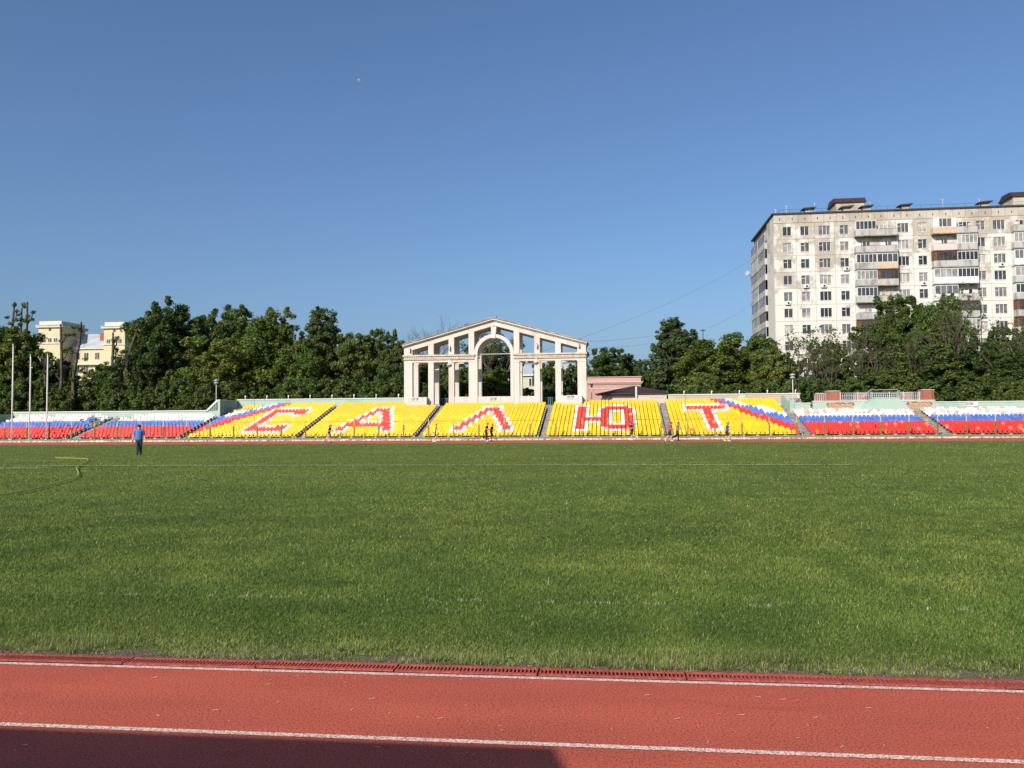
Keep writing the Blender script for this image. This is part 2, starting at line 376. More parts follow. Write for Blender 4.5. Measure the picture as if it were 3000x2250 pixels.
def letter_U():
    g = {}
    for r in range(2, 16):
        g[(r, 6)] = 'W'; g[(r, 9)] = 'W'
        for c in (7, 8): g[(r, c)] = 'R' if 3 <= r <= 14 else 'W'
    for c in range(9, 13): g[(7, c)] = g[(8, c)] = 'R'; g[(9, c)] = g[(6, c)] = 'W'
    for r in range(5, 14):
        if r not in (7, 8): g[(r, 12)] = 'W'
    for r in range(4, 14): g[(r, 13)] = g[(r, 20)] = 'R'; g[(r, 21)] = 'W'
    for r in range(3, 15): g[(r, 14)] = g[(r, 19)] = 'R'
    for c in range(15, 19):
        for r in (3, 4, 13, 14): g[(r, c)] = 'R'
        for r in (5, 12): g[(r, c)] = 'W'
    for r in range(5, 13): g[(r, 15)] = g[(r, 18)] = 'W'
    for c in range(14, 20): g[(15, c)] = g[(2, c)] = 'W'
    for c in (13, 20): g[(14, c)] = g[(3, c)] = 'W'
    g[(10, 20)] = 'Y'
    return g
def letter_T():
    g = {}
    for c in range(4, 16):
        for r in range(12, 16): g[(r, c)] = 'W'
    for c in range(5, 15): g[(13, c)] = g[(14, c)] = 'R'
    for r in range(2, 13): g[(r, 8)] = g[(r, 11)] = 'W'
    for r in range(3, 13): g[(r, 9)] = g[(r, 10)] = 'R'
    g[(2, 9)] = g[(2, 10)] = 'W'
    for k in ((9, 9), (7, 9), (6, 10), (13, 6)): g[k] = 'O'
    g[(2, 4)] = 'O'
    return g
def letter_C():
    g = {}
    for r in range(2, 16):
        for c in range(12, 24):
            edge = r in (2, 15)
            if edge: g[(r, c)] = 'W' if 12 < c < 23 else None
            elif c == 12 or c == 23: g[(r, c)] = 'W' if (c == 12 or r in (3, 4, 5, 12, 13, 14)) else None
            elif r in (3, 4, 13, 14): g[(r, c)] = 'R'
            elif c in (13, 14): g[(r, c)] = 'R'
            elif r in (5, 12) and c > 19: g[(r, c)] = 'R'
            elif r in (5, 12) or (c == 15): g[(r, c)] = 'W'
            elif r in (6, 11) and c > 19: g[(r, c)] = 'W'
            else: g[(r, c)] = None
    return {k: v for k, v in g.items() if v}
def band(r, side):
    w = 4 if r <= 10 else (3 if r <= 14 else 2)
    out = {}
    if side < 0:
        e = round(1.2+(r-2)*.86)
        for k, c in enumerate('RBW'):
            for i in range(w): out[e-1-k*w-i] = c
    else:
        e = round(28-(r-1)*.95)
        for k, c in enumerate('RBW'):
            for i in range(w): out[e+k*w+i] = c
    return out

def sector(label, x0, cols, rows, colour, ends=True, wall_cols=None):
    """concrete tiers, bench beams, end brackets, foot blocks and plastic seats of one sector"""
    root = empty('seating_sector', (x0, 91.3, 0)); tag(root, label, 'seating', 'seating sectors of the stand')
    w = cols*.45
    t = MB(); pr = [(.42, -.1)]
    for r in range(1, rows+1):
        y0 = RY(r)-91.3+(.42 if r == 1 else -.02); z = RZ(r)-.27
        pr += [(y0, z), (RY(r+1)-91.3-.02, z)]
    pr += [(pr[-1][0], -.1)]
    t.prism_x(pr, 0, w); t.build('tier', M['conc'], root)
    bm = bx(-.03, w+.03, .08, .36, -.115, -.045).mesh('bench_beam', M['bench'])
    em = bx(-.07, .07, .06, .42, -.27, -.06).mesh('end_bracket', M['concl'])
    for r in range(1, rows+1):
        o = bpy.data.objects.new('bench_beam', bm); o.location = (0, RY(r)-91.3, RZ(r)); link(o, root)
        o = bpy.data.objects.new('end_bracket', em); o.location = (w+.10, RY(r)-91.3, RZ(r)); link(o, root)
    fm = MB().hexa([(-.17,-.02,-.32),(.17,-.02,-.32),(.19,.35,-.32),(-.19,.35,-.32),(-.13,.02,-.12),(.13,.02,-.12),(.13,.33,-.12),(-.13,.33,-.12)]).mesh('foot_block', M['concl'])
    k = int(w/1.35)
    for i in range(k+1):
        o = bpy.data.objects.new('foot_block', fm); o.location = (.2+i*(w-.4)/k, .06, RZ(1)); link(o, root)
    ns_ = 0; sv = []; sf = []; smi = []; order = 'YRWBPOGK'
    for r in range(1, rows+1):
        for c in range(cols):
            k = colour(r, c)
            if not k: continue
            p = ((c+.5)*.45, RY(r)-91.3, RZ(r))
            if ns_ < 300:
                o = bpy.data.objects.new('seat', SEAT[k]); o.location = p
                o.rotation_euler = (random.gauss(0, .012), random.gauss(0, .008), random.gauss(0, .012)); link(o, root); ns_ += 1
            else:
                b = len(sv); j = random.gauss(0, .004)
                sv += [(x+p[0]+j, y+p[1], z+p[2]) for x, y, z in SEATV]; sf += [tuple(i+b for i in f) for f in SEATF]; smi += [order.index(k)]*len(SEATF)
    if sv:
        me = bpy.data.meshes.new('upper_seats'); me.from_pydata(sv, [], sf)
        for k in order: me.materials.append(M[k])
        me.polygons.foreach_set('material_index', smi); me.polygons.foreach_set('use_smooth', [True]*len(sf)); me.update()
        o = bpy.data.objects.new('upper_seats', me); o['kind'] = 'stuff'; link(o, root)
    return root

SX = [-47.67, -34.2, -20.6, -7.04, 6.52]
rs = random.Random(5)
def shade(k): return ('P' if rs.random() < .25 else 'W') if k == 'W' else (k if k != 'R' or rs.random() > .02 else 'K')
LC, LA, LL, LU, LT = letter_C(), letter_A(True), letter_A(False), letter_U(), letter_T()
LL[(8, 9)] = 'G'; LL[(8, 10)] = 'G'
def colC(r, c):
    if (r, c) in LC: return shade(LC[(r, c)])
    b = band(r, -1); e = min(b)
    if c in b: return None if (r in (11, 12, 13, 14) and b[c] == 'W' and rs.random() < .35) else shade(b[c])
    if c < e:
        if r == 18 or r in (13, 15): return None
        if r in (16, 17): return 'Y' if 1 < c < e-1 else None
        if r == 14: return 'Y' if c < 5 and c > 0 else None
        return None if r > 10 else 'W'
    return 'Y'
def colA(r, c):
    if c >= 25 and r > 16: return None
    return shade(LA[(r, c)]) if (r, c) in LA else 'Y'
def colL(r, c): return None if (r == 17 and c == 19) else (shade(LL[(r, c)]) if (r, c) in LL else 'Y')
def colU(r, c):
    if r == 18 and c < 7: return None
    return shade(LU[(r, c)]) if (r, c) in LU else 'Y'
def colT(r, c):
    if (r, c) in LT: return shade(LT[(r, c)])
    b = band(r, 1)
    return shade(b[c]) if c in b else 'Y'
def tri(r, c, side):
    if r <= 5: k = 'R'
    elif r <= 8: k = 'B'
    else: k = 'W'
    if k == 'W': return 'P' if rs.random() < (.12 if side < 0 else .30) else 'W'
    if k == 'R' and side > 0: return 'O' if rs.random() < .02 else ('K' if rs.random() < .06 else 'R')
    return k
def colL1(r, c):
    if c > 20 and r > 8: 
        u = rs.random(); return None if u < .45 else ('B' if u < .6 else 'W')
    if c > 23 and r in (7, 8) and rs.random() < .3: return None
    return tri(r, c, -1)
def colL2(r, c):
    if c < 3 and r > 8: return None if rs.random() < .7 else 'W'
    return tri(r, c, -1)
sector('yellow seats with the red letter С and a tricolour diagonal at their left', SX[0], 28, 18, colC)
sector('yellow seats with the red letter А, left of the portico arch', SX[1], 28, 18, colA)
sector('yellow seats with the red letter Л, right below the portico arch', SX[2], 28, 17, colL)
sector('yellow seats with the red letter Ю, in front of the pink building', SX[3], 28, 18, colU)
sector('yellow seats with the red letter Т and a tricolour diagonal at their right', SX[4], 29, 18, colT)
sector('low red, blue and white sector behind the three flagpoles, seats missing at its right', -75.1, 28, 12, colL1)
sector('low red, blue and white sector between two stairways, behind the man in blue', -60.85, 27, 12, colL2)
sector('low red, blue and white sector below the mint terrace with brick piers', 20.6, 28, 12, lambda r, c: None if (r == 3 and c == 15) else tri(r, c, 1))
sector('low tricolour sector at the right end, below the sign on the mint wall', 34.5, 28, 12, lambda r, c: tri(r, c, 1))

# stairways between the sectors
M['step'] = mat('stair_concrete', (.30, .27, .24), .95, scale=2.5, col2=(.13, .115, .10), mix=(.36, .62), bump=.6, bscale=12)
def stairway(x0, x1, rows, label):
    t = MB(); pr = [(91.6, -.1)]
    for i in range(rows*2):
        y = 91.6+.4*i; z = RZ(1)-.27+.1085*i+.03; pr += [(y, z), (y+.4, z)]
    pr.append((pr[-1][0], -.1)); t.prism_x(pr, x0, x1)
    tag(t.build('stairway', M['step']), label, 'stairs', 'stairways of the stand')
for (a, b, n, l) in ((-62.5, -60.85, 12, 'concrete stairway left of the man in blue, between two tricolour sectors'), (-48.7, -47.67, 15, 'concrete stairway between the left tricolour sector and the letter С'),
                     (SX[0]+12.77, SX[1], 18, 'concrete stairway left of the red letter А, right of the first letter'), (SX[1]+12.77, SX[2], 17, 'concrete stairway meeting the left portal of the portico'),
                     (SX[2]+12.77, SX[3], 17, 'concrete stairway meeting the right portal of the portico'), (SX[3]+12.77, SX[4], 18, 'concrete stairway right of the pink building, left of the red runner'),
                     (SX[4]+13.2, 20.6, 16, 'concrete stairway between the letter Т and the right tricolour sector'), (33.37, 34.5, 12, 'concrete stairway between the two right tricolour sectors')):
    stairway(a+.17, b, n, l)

# back walls
def wall(name, label, m, x0, x1, y0, y1, z1, cop=.12, over=.06, cat='wall'):
    w = empty(name, ((x0+x1)/2, y0, 0)); tag(w, label, cat)
    cx = (x0+x1)/2
    bx(x0-cx, x1-cx, 0, y1-y0, 0, z1).build('wall_body', m, w)
    if cop: bx(x0-cx-over, x1-cx+over, -over, y1-y0+over, z1+.002, z1+cop).build('coping', M['coping'], w)
    return w
low = wall('back_wall', 'low mint green wall behind the left tricolour sectors', M['mint'], -76.4, -50.3, 101.2, 101.55, 3.55)
wall('side_wall', 'mint green wall end running forward beside the leftmost flagpole', M['mint'], -76.9, -76.45, 93.0, 101.5, 3.2, .1)
hiL = wall('back_wall', 'high mint green wall behind the letters С and А', M['mint'], -48.6, -26.0, 106.3, 106.65, 5.02)
hiR = wall('back_wall', 'high peeling beige wall with white coping behind the letter Т', M['peel'], 7.0, 22.7, 106.3, 106.65, 5.08)
wall('back_wall', 'mint green wall under the brick piers, right of the letter Т', M['mint'], 23.05, 36.4, 101.2, 101.6, 4.0, .1)
r2 = wall('back_wall', 'mint green wall carrying the СЕКТОР sign at the far right', M['mint'], 36.42, 75, 101.2, 101.55, 3.8, .1)
# wing wall with a slanting baluster coping, left of the letter С
wing = empty('wing_wall', (-48.7, 101.2, 0)); tag(wing, 'mint green wing wall with slanting coping left of the letter С', 'wall')
bx(-.15, .15, 0, 5.08, 0, 4.85).build('wall_body', M['mint'], wing)
bx(-.22, .22, -.06, 5.08, 4.852, 4.97).build('coping', M['coping'], wing)
MB().prism_y([(-1.55, 0), (-.16, 0), (-.16, 3.6), (-1.55, 3.5)], .02, .33).build('stair_panel', M['mint'], wing)
MB().prism_y([(-1.75, 3.6), (-1.45, 3.6), (-.1, 4.78), (-.1, 4.95), (-.3, 4.95)], .0, .34).build('slanting_coping', M['coping'], wing)
for i in range(4):
    x = -1.2+i*.26; bx(x-.05, x+.05, .08, .25, 3.5, 3.75+(x+1.45)*.87).build('baluster', M['mint'], wing)
# right-hand wing of the letter Т sector
wr = empty('wing_wall', (20.7, 101.2, 0)); tag(wr, 'mint green wing wall and stair block right of the letter Т', 'wall')
bx(-.25, .25, -.1, .5, 0, 4.25).build('pier', M['mint'], wr)
MB().prism_x([(.5, 0), (5.0, 0), (5.0, 4.9), (3.5, 4.9), (.5, 4.0)], -.25, .1).build('wall_body', M['mint'], wr)
bx(.27, 2.06, 0, .4, 0, 3.8).build('wall_panel', M['mint'], wr)
for z in (2.9, 3.35): bx(.27, 2.06, -.02, -.002, z, z+.03).build('groove', M['coping'], wr)
bx(.2, 2.12, -.06, .46, 3.803, 3.9).build('coping', M['coping'], wr)
MB().prism_x([(2.3, 3.8), (4.4, 3.8), (5.2, 5.0), (4.6, 5.0)], 1.5, 1.7).build('slanting_coping', M['coping'], wr)
t = MB()
for i in range(5): t.box(.3, 1.45, .6+i*.5, 4.9, 3.7+i*.2-.4, 3.7+i*.2)
t.build('steps', M['step'], wr)
# pipe rail in the gap
rl = empty('gap_railing', (22.9, 101.3, 0)); tag(rl, 'thin metal rails closing the gap in the mint wall', 'railing')
for z in (3.0, 3.4, 3.75): MB().tube([(-.15, 0, z), (.2, 0, z)], .025).build('rail', M['steel'], rl)

# mint terrace right: trapezoid bulge, exposed masonry, brick piers, railings
tp = empty('speaker_rostrum', (30.75, 100.3, 0)); tag(tp, 'mint green trapezoid rostrum in front of the right wall', 'rostrum')
MB().prism_y([(-3.0, 0), (3.0, 0), (3.0, 2.8), (1.4, 4.35), (-1.4, 4.35), (-3.0, 2.8)], 0, .86).build('front_block', M['mint'], tp)
bx(-1.5, 1.5, -.05, .88, 4.352, 4.43).build('top_slab', M['mint'], tp)
def masonry(x0, x1, z0, z1, label):
    e = empty('exposed_masonry', ((x0+x1)/2, 101.2, 0)); tag(e, label, 'masonry', 'bare masonry patches')
    w = (x1-x0)/2; k = 0; z = z0
    bx(-w, w, -.03, -.003, z0, z1).build('mortar_bed', M['stone'], e)
    r = random.Random(int(x0*10)); ms = [MB().hexa([(-.17+r.uniform(-.02,.02),-.05+r.uniform(-.02,.02),-.065),(.17,-.05,-.065),(.17,0,-.065),(-.17,0,-.065),(-.17,-.05+r.uniform(-.02,.02),.065),(.17,-.05,.065),(.17,0,.065),(-.17,0,.065)]).mesh('stone', M['stone']) for _ in range(4)]
    while z < z1-.1:
        x = -w+.2+(k % 2)*.18
        while x < w-.15:
            o = bpy.data.objects.new('stone', ms[r.randrange(4)]); o.location = (x, -.03+r.uniform(-.02, .015), z+.075); o.rotation_euler = (0, r.gauss(0, .03), 0); link(o, e); x += .37
        z += .15; k += 1
    bt = [(-w-.1, z1-.1), (w+.1, z1-.12), (w+.12, z1+.05)]
    bt += [(w-(2*w)*i/8, z1+.12+r.uniform(-.05, .1)) for i in range(9)]
    MB().prism_y(bt, -.06, -.004).build('broken_brick_edge', M['brick'], e)
masonry(24.6, 27.5, 2.85, 3.7, 'bare rough masonry patch left of the mint rostrum')
masonry(33.4, 36.0, 2.85, 3.7, 'bare rough masonry patch right of the mint rostrum')
def pier(cx, y, w, z0, z1, label):
    p = empty('brick_pier', (cx, y, z0)); tag(p, label, 'pier', 'brick piers on the terrace')
    h = z1-z0-.1; bx(-w/2+.012, w/2-.012, .012, .988, 0, h).build('core', M['mortar'], p)
    nb = int(h/.075); bm_ = bx(-.122, .122, -.06, .06, -.0325, .0325).mesh('brick', M['brick'])
    for j in range(nb):
        n = int(w/.26); off = (j % 2)*.13
        for i in range(n+1):
            x = -w/2+.128+i*.26-off
            if x < -w/2+.1: x = -w/2+.122
            if x > w/2-.1: 
                x = w/2-.122
            o = bpy.data.objects.new('brick', bm_); o.location = (x, .06, .0375+j*h/nb); link(o, p)
    bx(-w/2-.06, w/2+.06, -.06, 1.06, h, h+.06).build('cap_slab', M['concl'], p)
    MB().add([(-w/2-.05,-.05,h+.06),(w/2+.05,-.05,h+.06),(w/2+.05,1.05,h+.06),(-w/2-.05,1.05,h+.06),(-w/4,.4,h+.13),(w/4,.4,h+.13),(w/4,.6,h+.13),(-w/4,.6,h+.13)],[(0,1,5,4),(1,2,6,5),(2,3,7,6),(3,0,4,7),(4,5,6,7)]).build('cap', M['concl'], p)
M['concl'].name = 'concrete_light'
pier(25.37, 101.35, 1.5, 4.12, 5.27, 'tall brick pier at the left end of the hooped railing')
pier(35.7, 101.35, 1.38, 4.12, 5.3, 'tall brick pier at the right end of the hooped railing')
pier(25.1, 105.6, 1.4, 4.0, 5.1, 'lower brick pier set back at the far left of the terrace')
pier(29.7, 105.6, 1.3, 4.0, 5.12, 'lower brick pier seen through the railing left of the rostrum')
pier(34.8, 105.6, 1.45, 4.0, 5.12, 'lower brick pier seen through the railing right of the rostrum')
dk = bx(23.05, 36.4, 101.62, 107, 3.8, 4.0).build('terrace_deck', M['conc']); tag(dk, 'concrete deck of the terrace behind the brick piers', 'deck')
hp = empty('hooped_railing', (30.6, 101.4, 4.1)); tag(hp, 'white hooped metal railing between the two tall brick piers', 'railing')
hm = MB().tube([(-.085, 0, 0), (-.085, 0, .82), (-.06, 0, .9), (0, 0, .94), (.06, 0, .9), (.085, 0, .82), (.085, 0, 0)], .02, 5).mesh('hoop', M['steel'])
pm = MB().tube([(0, 0, 0), (0, 0, .97)], .032, 6).mesh('post', M['white'])
x = -4.3
while x < 4.3:
    o = bpy.data.objects.new('hoop', hm); o.location = (x, 0, 0); link(o, hp); x += .235
for x in (-4.42, -2.5, -.95, .95, 2.5, 4.2):
    o = bpy.data.objects.new('post', pm); o.location = (x, -.03, 0); link(o, hp)
for z in (.08, .55): bx(-4.4, 4.3, -.012, .012, z, z+.03).build('rail', M['steel'], hp)
h2 = empty('rostrum_railing', (30.75, 100.6, 4.43)); tag(h2, 'raised thin metal railing on top of the mint rostrum', 'railing')
for p in ([(-1.45,0,0),(-1.45,0,.86),(1.45,0,.86),(1.45,0,0)], [(-1.45,.1,.86),(-2.3,.4,.1)], [(1.45,.1,.86),(2.3,.4,.1)], [(-1.45,0,.45),(1.45,0,.45)]): MB().tube(p, .024, 5).build('rail', M['steel'], h2)
for i in range(12): MB().tube([(-1.3+i*.236, 0, 0), (-1.3+i*.236, 0, .45)], .015, 4).build('bar', M['steel'], h2)
h3 = empty('side_railing', (24.0, 101.5, 4.1)); tag(h3, 'short hooped railing left of the tall brick pier', 'railing')
for i in range(4):
    o = bpy.data.objects.new('hoop', hm); o.location = (-.5+i*.24, 0, 0); link(o, h3)

# rail in front of the top row of seats (letters Ю and Т)
for (a, b, l) in ((SX[3]+3.2, SX[3]+12.6, 'thin dark rail before the top row of the Ю sector'), (SX[4], SX[4]+11.5, 'thin dark rail across the upper rows of the Т sector'), (SX[0]+1.0, SX[0]+6, 'thin dark rail above the top seats at the corner of the С sector')):
    tr = empty('row_rail', (a, RY(18)-.12, RZ(18)-.06)); tag(tr, l, 'rail')
    MB().tube([(0, 0, .02), (b-a, 0, .02)], .028, 5).build('bar', M['dark'], tr)
    for i in range(6): MB().tube([(i*(b-a)/5, 0, -.25), (i*(b-a)/5, 0, .02)], .02, 4).build('upright', M['dark'], tr)

# stubs on top of the high walls
for x in [-47.6+2.93*i for i in range(8)]+[8.9+3.33*i for i in range(5)]:
    s = MB().tube([(0, 0, -.1), (0, 0, .35)], .045, 6).box(-.05, .09, -.05, .05, .35, .52)
    tag(s.build('wall_stub', M['white'], None, False, (x, 106.45, 5.1)), ('short white fence stub on the coping above the letters С and А' if x < 0 else 'short white fence stub on the white coping above the letter Т'), 'post', 'fence stubs on the left wall coping' if x < 0 else 'fence stubs on the right wall coping')

# fence along the foot of the stand
fence = empty('pitch_fence', (-72, 90.3, .28)); tag(fence, 'olive post and rail fence along the foot of the seating', 'fence')
pm1 = MB().box(-.075, -.015, -.04, .04, -.1, 1.38).box(.015, .075, -.04, .04, -.1, 1.38).box(.07, .13, -.03, .03, .9, 1.05).mesh('post', M['ol'])
pm2 = MB().box(-.045, .045, -.03, .03, 1.38, 1.98).box(-.09, -.045, -.03, .03, 1.36, 1.44).mesh('post_top', M['olt'])
x = 0; i = 0
while x < 118:
    o = bpy.data.objects.new('post', pm1); o.location = (x, 0, 0); link(o, fence)
    o2 = bpy.data.objects.new('post_top', pm2); link(o2, o)
    MB().tube([(x+.05, 0, 1.80+random.gauss(0, .008)), (x+1.4, 0, 1.785), (x+2.7, 0, 1.80+random.gauss(0, .008))], .022, 5).build('rail', M['ol'], fence)
    x += 2.755; i += 1

# ------------------------------------------------------------------ portico
PC = -14.495; PF = 104.9
por = empty('portico', (PC, PF, 0)); tag(por, 'cream colonnaded portico with central arch and gabled roof above the stand', 'portico')
cols_ = [(-11.465, -10.4), (-8.36, -7.67), (-5.75, -5.05), (-3.2, -2.5), (2.5, 3.2), (5.05, 5.75), (7.67, 8.36), (10.4, 11.465)]
rake = lambda x: 14.0-.279*abs(x)
rtop = lambda x: 14.58-.274*abs(x)
for fy, nm in ((0, 'front'), (3.3, 'rear')):
    y0, y1 = fy, fy+.72
    for a, b in cols_:
        bx(a, b, y0, y1, 3.5, 9.5).build('pillar', M['portico'], por)
        bx(a-.03, b+.03, y0-.03, y1+.03, 9.34, 9.497).build('capital', M['portico'], por)
        MB().prism_y([(a, 10.45), (b, 10.45), (b, rake(b)), (a, rake(a))], y0+.003, y1-.003).build('upper_post', M['portico'], por)
    for s in (-1, 1):
        a, b = sorted((s*2.5, s*11.465))
        bx(a, b, y0-.004, y1+.004, 9.503, 9.82).build('architrave', M['portico'], por)
        mo = MB().box(a-.05, b+.05, y0-.14, y1+.14, 9.823, 9.92).box(a-.12, b+.12, y0-.24, y1+.24, 10.24, 10.45).box(a-.02, b+.02, y0-.1, y1+.1, 9.923, 10.237)
        n = int((b-a)/.28)
        for i in range(n): mo.box(a+.05+i*.28, a+.21+i*.28, y0-.14, y0-.1, 9.95, 10.2)
        mo.build('cornice', M['pmould'], por)
        # raking beam of the gable
        e = s*11.465
        pts = [(0, rake(0)), (e, rake(e)), (e, rtop(e)), (0, rtop(0))]
        if s > 0: pts = pts
        else: pts = pts[::-1]
        MB().prism_y(pts, y0-.006, y1+.006).build('raking_beam', M['portico'], por)
        e2 = s*11.6
        for (dz0, dz1, dy) in ((.002, .13, .16), (.133, .30, .34)):
            q = [(0, 14.58+dz0), (e2, 14.58-.274*11.6+dz0), (e2, 14.58-.274*11.6+dz1), (0, 14.58+dz1)]
            MB().prism_y(q if s > 0 else q[::-1], y0-dy, y1+(dy if fy else .3)).build('raking_cornice', M['portico'], por)
    # arch ring with piers
    ring = MB(); n = 24
    for i in range(n):
        t0, t1 = math.pi*i/n, math.pi*(i+1)/n
        p = [(2.08*math.cos(t0), 10.4+2.08*math.sin(t0)), (2.52*math.cos(t0), 10.4+2.52*math.sin(t0)), (2.52*math.cos(t1), 10.4+2.52*math.sin(t1)), (2.08*math.cos(t1), 10.4+2.08*math.sin(t1))]
        ring.prism_y(p, y0-.06, y1+.06)
    ring.build('arch_ring', M['portico'], por)
    for s in (-1, 1):
        a, b = sorted((s*2.08, s*2.497)); bx(a, b, y0-.05, y1+.05, 3.5, 10.4).build('arch_pier', M['portico'], por)
    MB().prism_y([(-.21, 12.4), (.21, 12.4), (.36, 13.88), (-.36, 13.88)], y0-.16, y1+.1).build('keystone', M['portico'], por)
    # plinth between pillars, portals left open
    for a, b in ((-10.4, -8.36), (-5.05, -3.2), (-2.08, 2.08), (3.2, 5.05), (8.36, 10.4)):
        bx(a+.002, b-.002, y0+.05, y1-.05, 3.5, 5.13).build('plinth', M['portico'], por)
for s in (-1, 1):
    a, b = sorted((s*10.95, s*8.4)); 
    bx(a, b, -.8, -.005, 3.5, 5.1).build('projecting_plinth', M['portico'], por)
for s in (-1, 1):
    e = 11.75*s
    q = [(0, 14.885), (e, 14.885-.274*11.75), (e, 14.95-.274*11.75), (0, 14.95)]
    MB().prism_y(q if s > 0 else q[::-1], -.42, 4.45).build('roof_slope', M['proof'], por)
    rr = random.Random(3+s); tm = bx(-.42, .42, 0, 4.6, 0, .05).mesh('roof_sheet', M['proof'])
    for i in range(13):
        x = s*(.45+i*.88); o = bpy.data.objects.new('roof_sheet', tm); o.location = (x, -.46+rr.uniform(-.05, .05), 14.955-.274*abs(x)+rr.uniform(0, .04)); o.rotation_euler = (0, s*.267+rr.gauss(0, .02), 0); link(o, por)
MB().tube([(.35, .3, 14.8), (.35, .3, 15.25)], .05, 6).build('rod', M['dark'], por)
MB().tube([(-2.08, .4, 10.45), (2.08, .4, 10.45)], .045, 6).build('tie_bar', M['steel'], por)
pf = bx(PC-11.4, PC+11.4, PF+.8, PF+6, 2.0, 4.05).build('portico_floor', M['conc']); tag(pf, 'concrete floor under the portico', 'floor')
# railing behind the portals
for xx, l in ((PC-6.7, 'dark teal railing seen through the left portal of the portico'), (PC+6.7, 'dark teal railing seen through the right portal of the portico')):
    e = empty('portal_railing', (xx, PF+4.4, 4.05)); tag(e, l, 'railing')
    tl = M.setdefault('teal', mat('teal_paint', (.06, .13, .13), .6))
    bx(-1, 1, -.03, .03, .95, 1.05).build('rail', tl, e)
    for i in range(9): bx(-.98+i*.24, -.86+i*.24, -.02, .02, 0, .95).build('slat', tl, e)
# hanging bowl lamps and floodlights on the portico
for xx, zz, l in ((PC-5.4, 8.95, 'shallow bowl lamp hanging before the left half of the portico'), (PC+5.4, 9.1, 'shallow bowl lamp hanging before the right half of the portico')):
    e = empty('bowl_lamp', (xx, PF-1.4, zz)); tag(e, l, 'lamp', 'bowl lamps on the portico')
    MB().lathe([(.03, .35), (.12, .3), (.34, .12), (.36, .02), (.28, -.12), (.1, -.22), (.02, -.25)], n=14).build('bowl', M.setdefault('bowl', mat('lamp_bowl', (.42, .38, .33), .5)), e, True)
    MB().lathe([(.37, .06), (.39, .03), (.37, -.01)], n=14).build('rim', M['dark'], e)
    MB().tube([(0, 0, .3), (0, .1, .7), (0, .6, .85), (0, 1.4, .7)], .035, 5).build('arm', M['steel'], e)
for dx, zz, l in ((-10.7, 11.05, 'small floodlight at the left end of the portico gable'), (-5.6, 11.25, 'small floodlight on the second upper post left of the arch'), (5.4, 11.35, 'small floodlight on the second upper post right of the arch'), (10.6, 11.3, 'small floodlight at the right end of the portico gable')):
    e = empty('floodlight', (PC+dx, PF-.12, zz)); tag(e, l, 'floodlight', 'floodlights on the portico')
    bx(-.07, .07, -.16, .0, -.28, .28).build('housing', M['dark'], e); bx(-.03, .03, 0, .12, -.05, .05).build('bracket', M['steel'], e); bx(-.055, .055, -.175, -.163, -.24, .24).build('glass', M['steel'], e)

# СЕКТОР signs
GL = {'С': [((1,1),(.85,1)),((.9,1),(.1,1)),((0,.9),(0,.1)),((.1,0),(1,0))], 'Е': [((0,0),(0,1)),((0,1),(1,1)),((0,.5),(.8,.5)),((0,0),(1,0))], 'К': [((0,0),(0,1)),((0,.5),(1,1)),((0,.5),(1,0))],
      'Т': [((0,1),(1,1)),((.5,0),(.5,1))], 'О': [((0,0),(0,1)),((0,1),(1,1)),((1,1),(1,0)),((1,0),(0,0))], 'Р': [((0,0),(0,1)),((0,1),(1,1)),((1,1),(1,.5)),((1,.5),(0,.5))]}
def sign(xc, y, zc, label, w=1.32, h=.42, side=0):
    e = empty('sector_sign', (xc, y, zc)); tag(e, label, 'sign', 'СЕКТОР signs')
    bx(-w/2, w/2, -.03, 0, -h/2, h/2).build('board', M['white'], e)
    fr = MB()
    for q in ((-w/2-.02, w/2+.02, h/2, h/2+.02), (-w/2-.02, w/2+.02, -h/2-.03, -h/2), (w/2, w/2+.025, -h/2, h/2), (-w/2-.02, -w/2, -h/2, h/2)): fr.box(q[0], q[1], -.04, .0, q[2], q[3])
    fr.build('edge', M['concl'], e)
    lw, lh, pitch = .10, .25, .148
    for k, ch in enumerate('СЕКТОР'):
        ox = -w/2+.06+k*pitch; s = MB()
        for (a, b) in GL[ch]:
            p = Vector((ox+a[0]*lw, -.036, -lh/2+a[1]*lh)); q = Vector((ox+b[0]*lw, -.036, -lh/2+b[1]*lh))
            d = (q-p).normalized(); n = Vector((-d.z, 0, d.x))*.021; p = p-d*.014; q = q+d*.014
            s.add([p-n, q-n, q+n, p+n], [(0,1,2,3)]); 
            s.add([p-n-Vector((0,.006,0)), q-n-Vector((0,.006,0)), q+n-Vector((0,.006,0)), p+n-Vector((0,.006,0))], [(0,1,2,3)])
        s.build('letter', M['letter'], e)
sign(PC-9.65, PF-.805, 4.86, 'white СЕКТОР sign on the left projecting plinth of the portico')
sign(PC+.1, PF+.045, 4.8, 'white СЕКТОР sign under the central arch of the portico')
sign(PC+9.75, PF-.805, 4.93, 'white СЕКТОР sign on the right projecting plinth of the portico')
sign(40.3, 101.19, 3.6, 'white СЕКТОР sign on the mint wall at the far right', 1.45, .46)

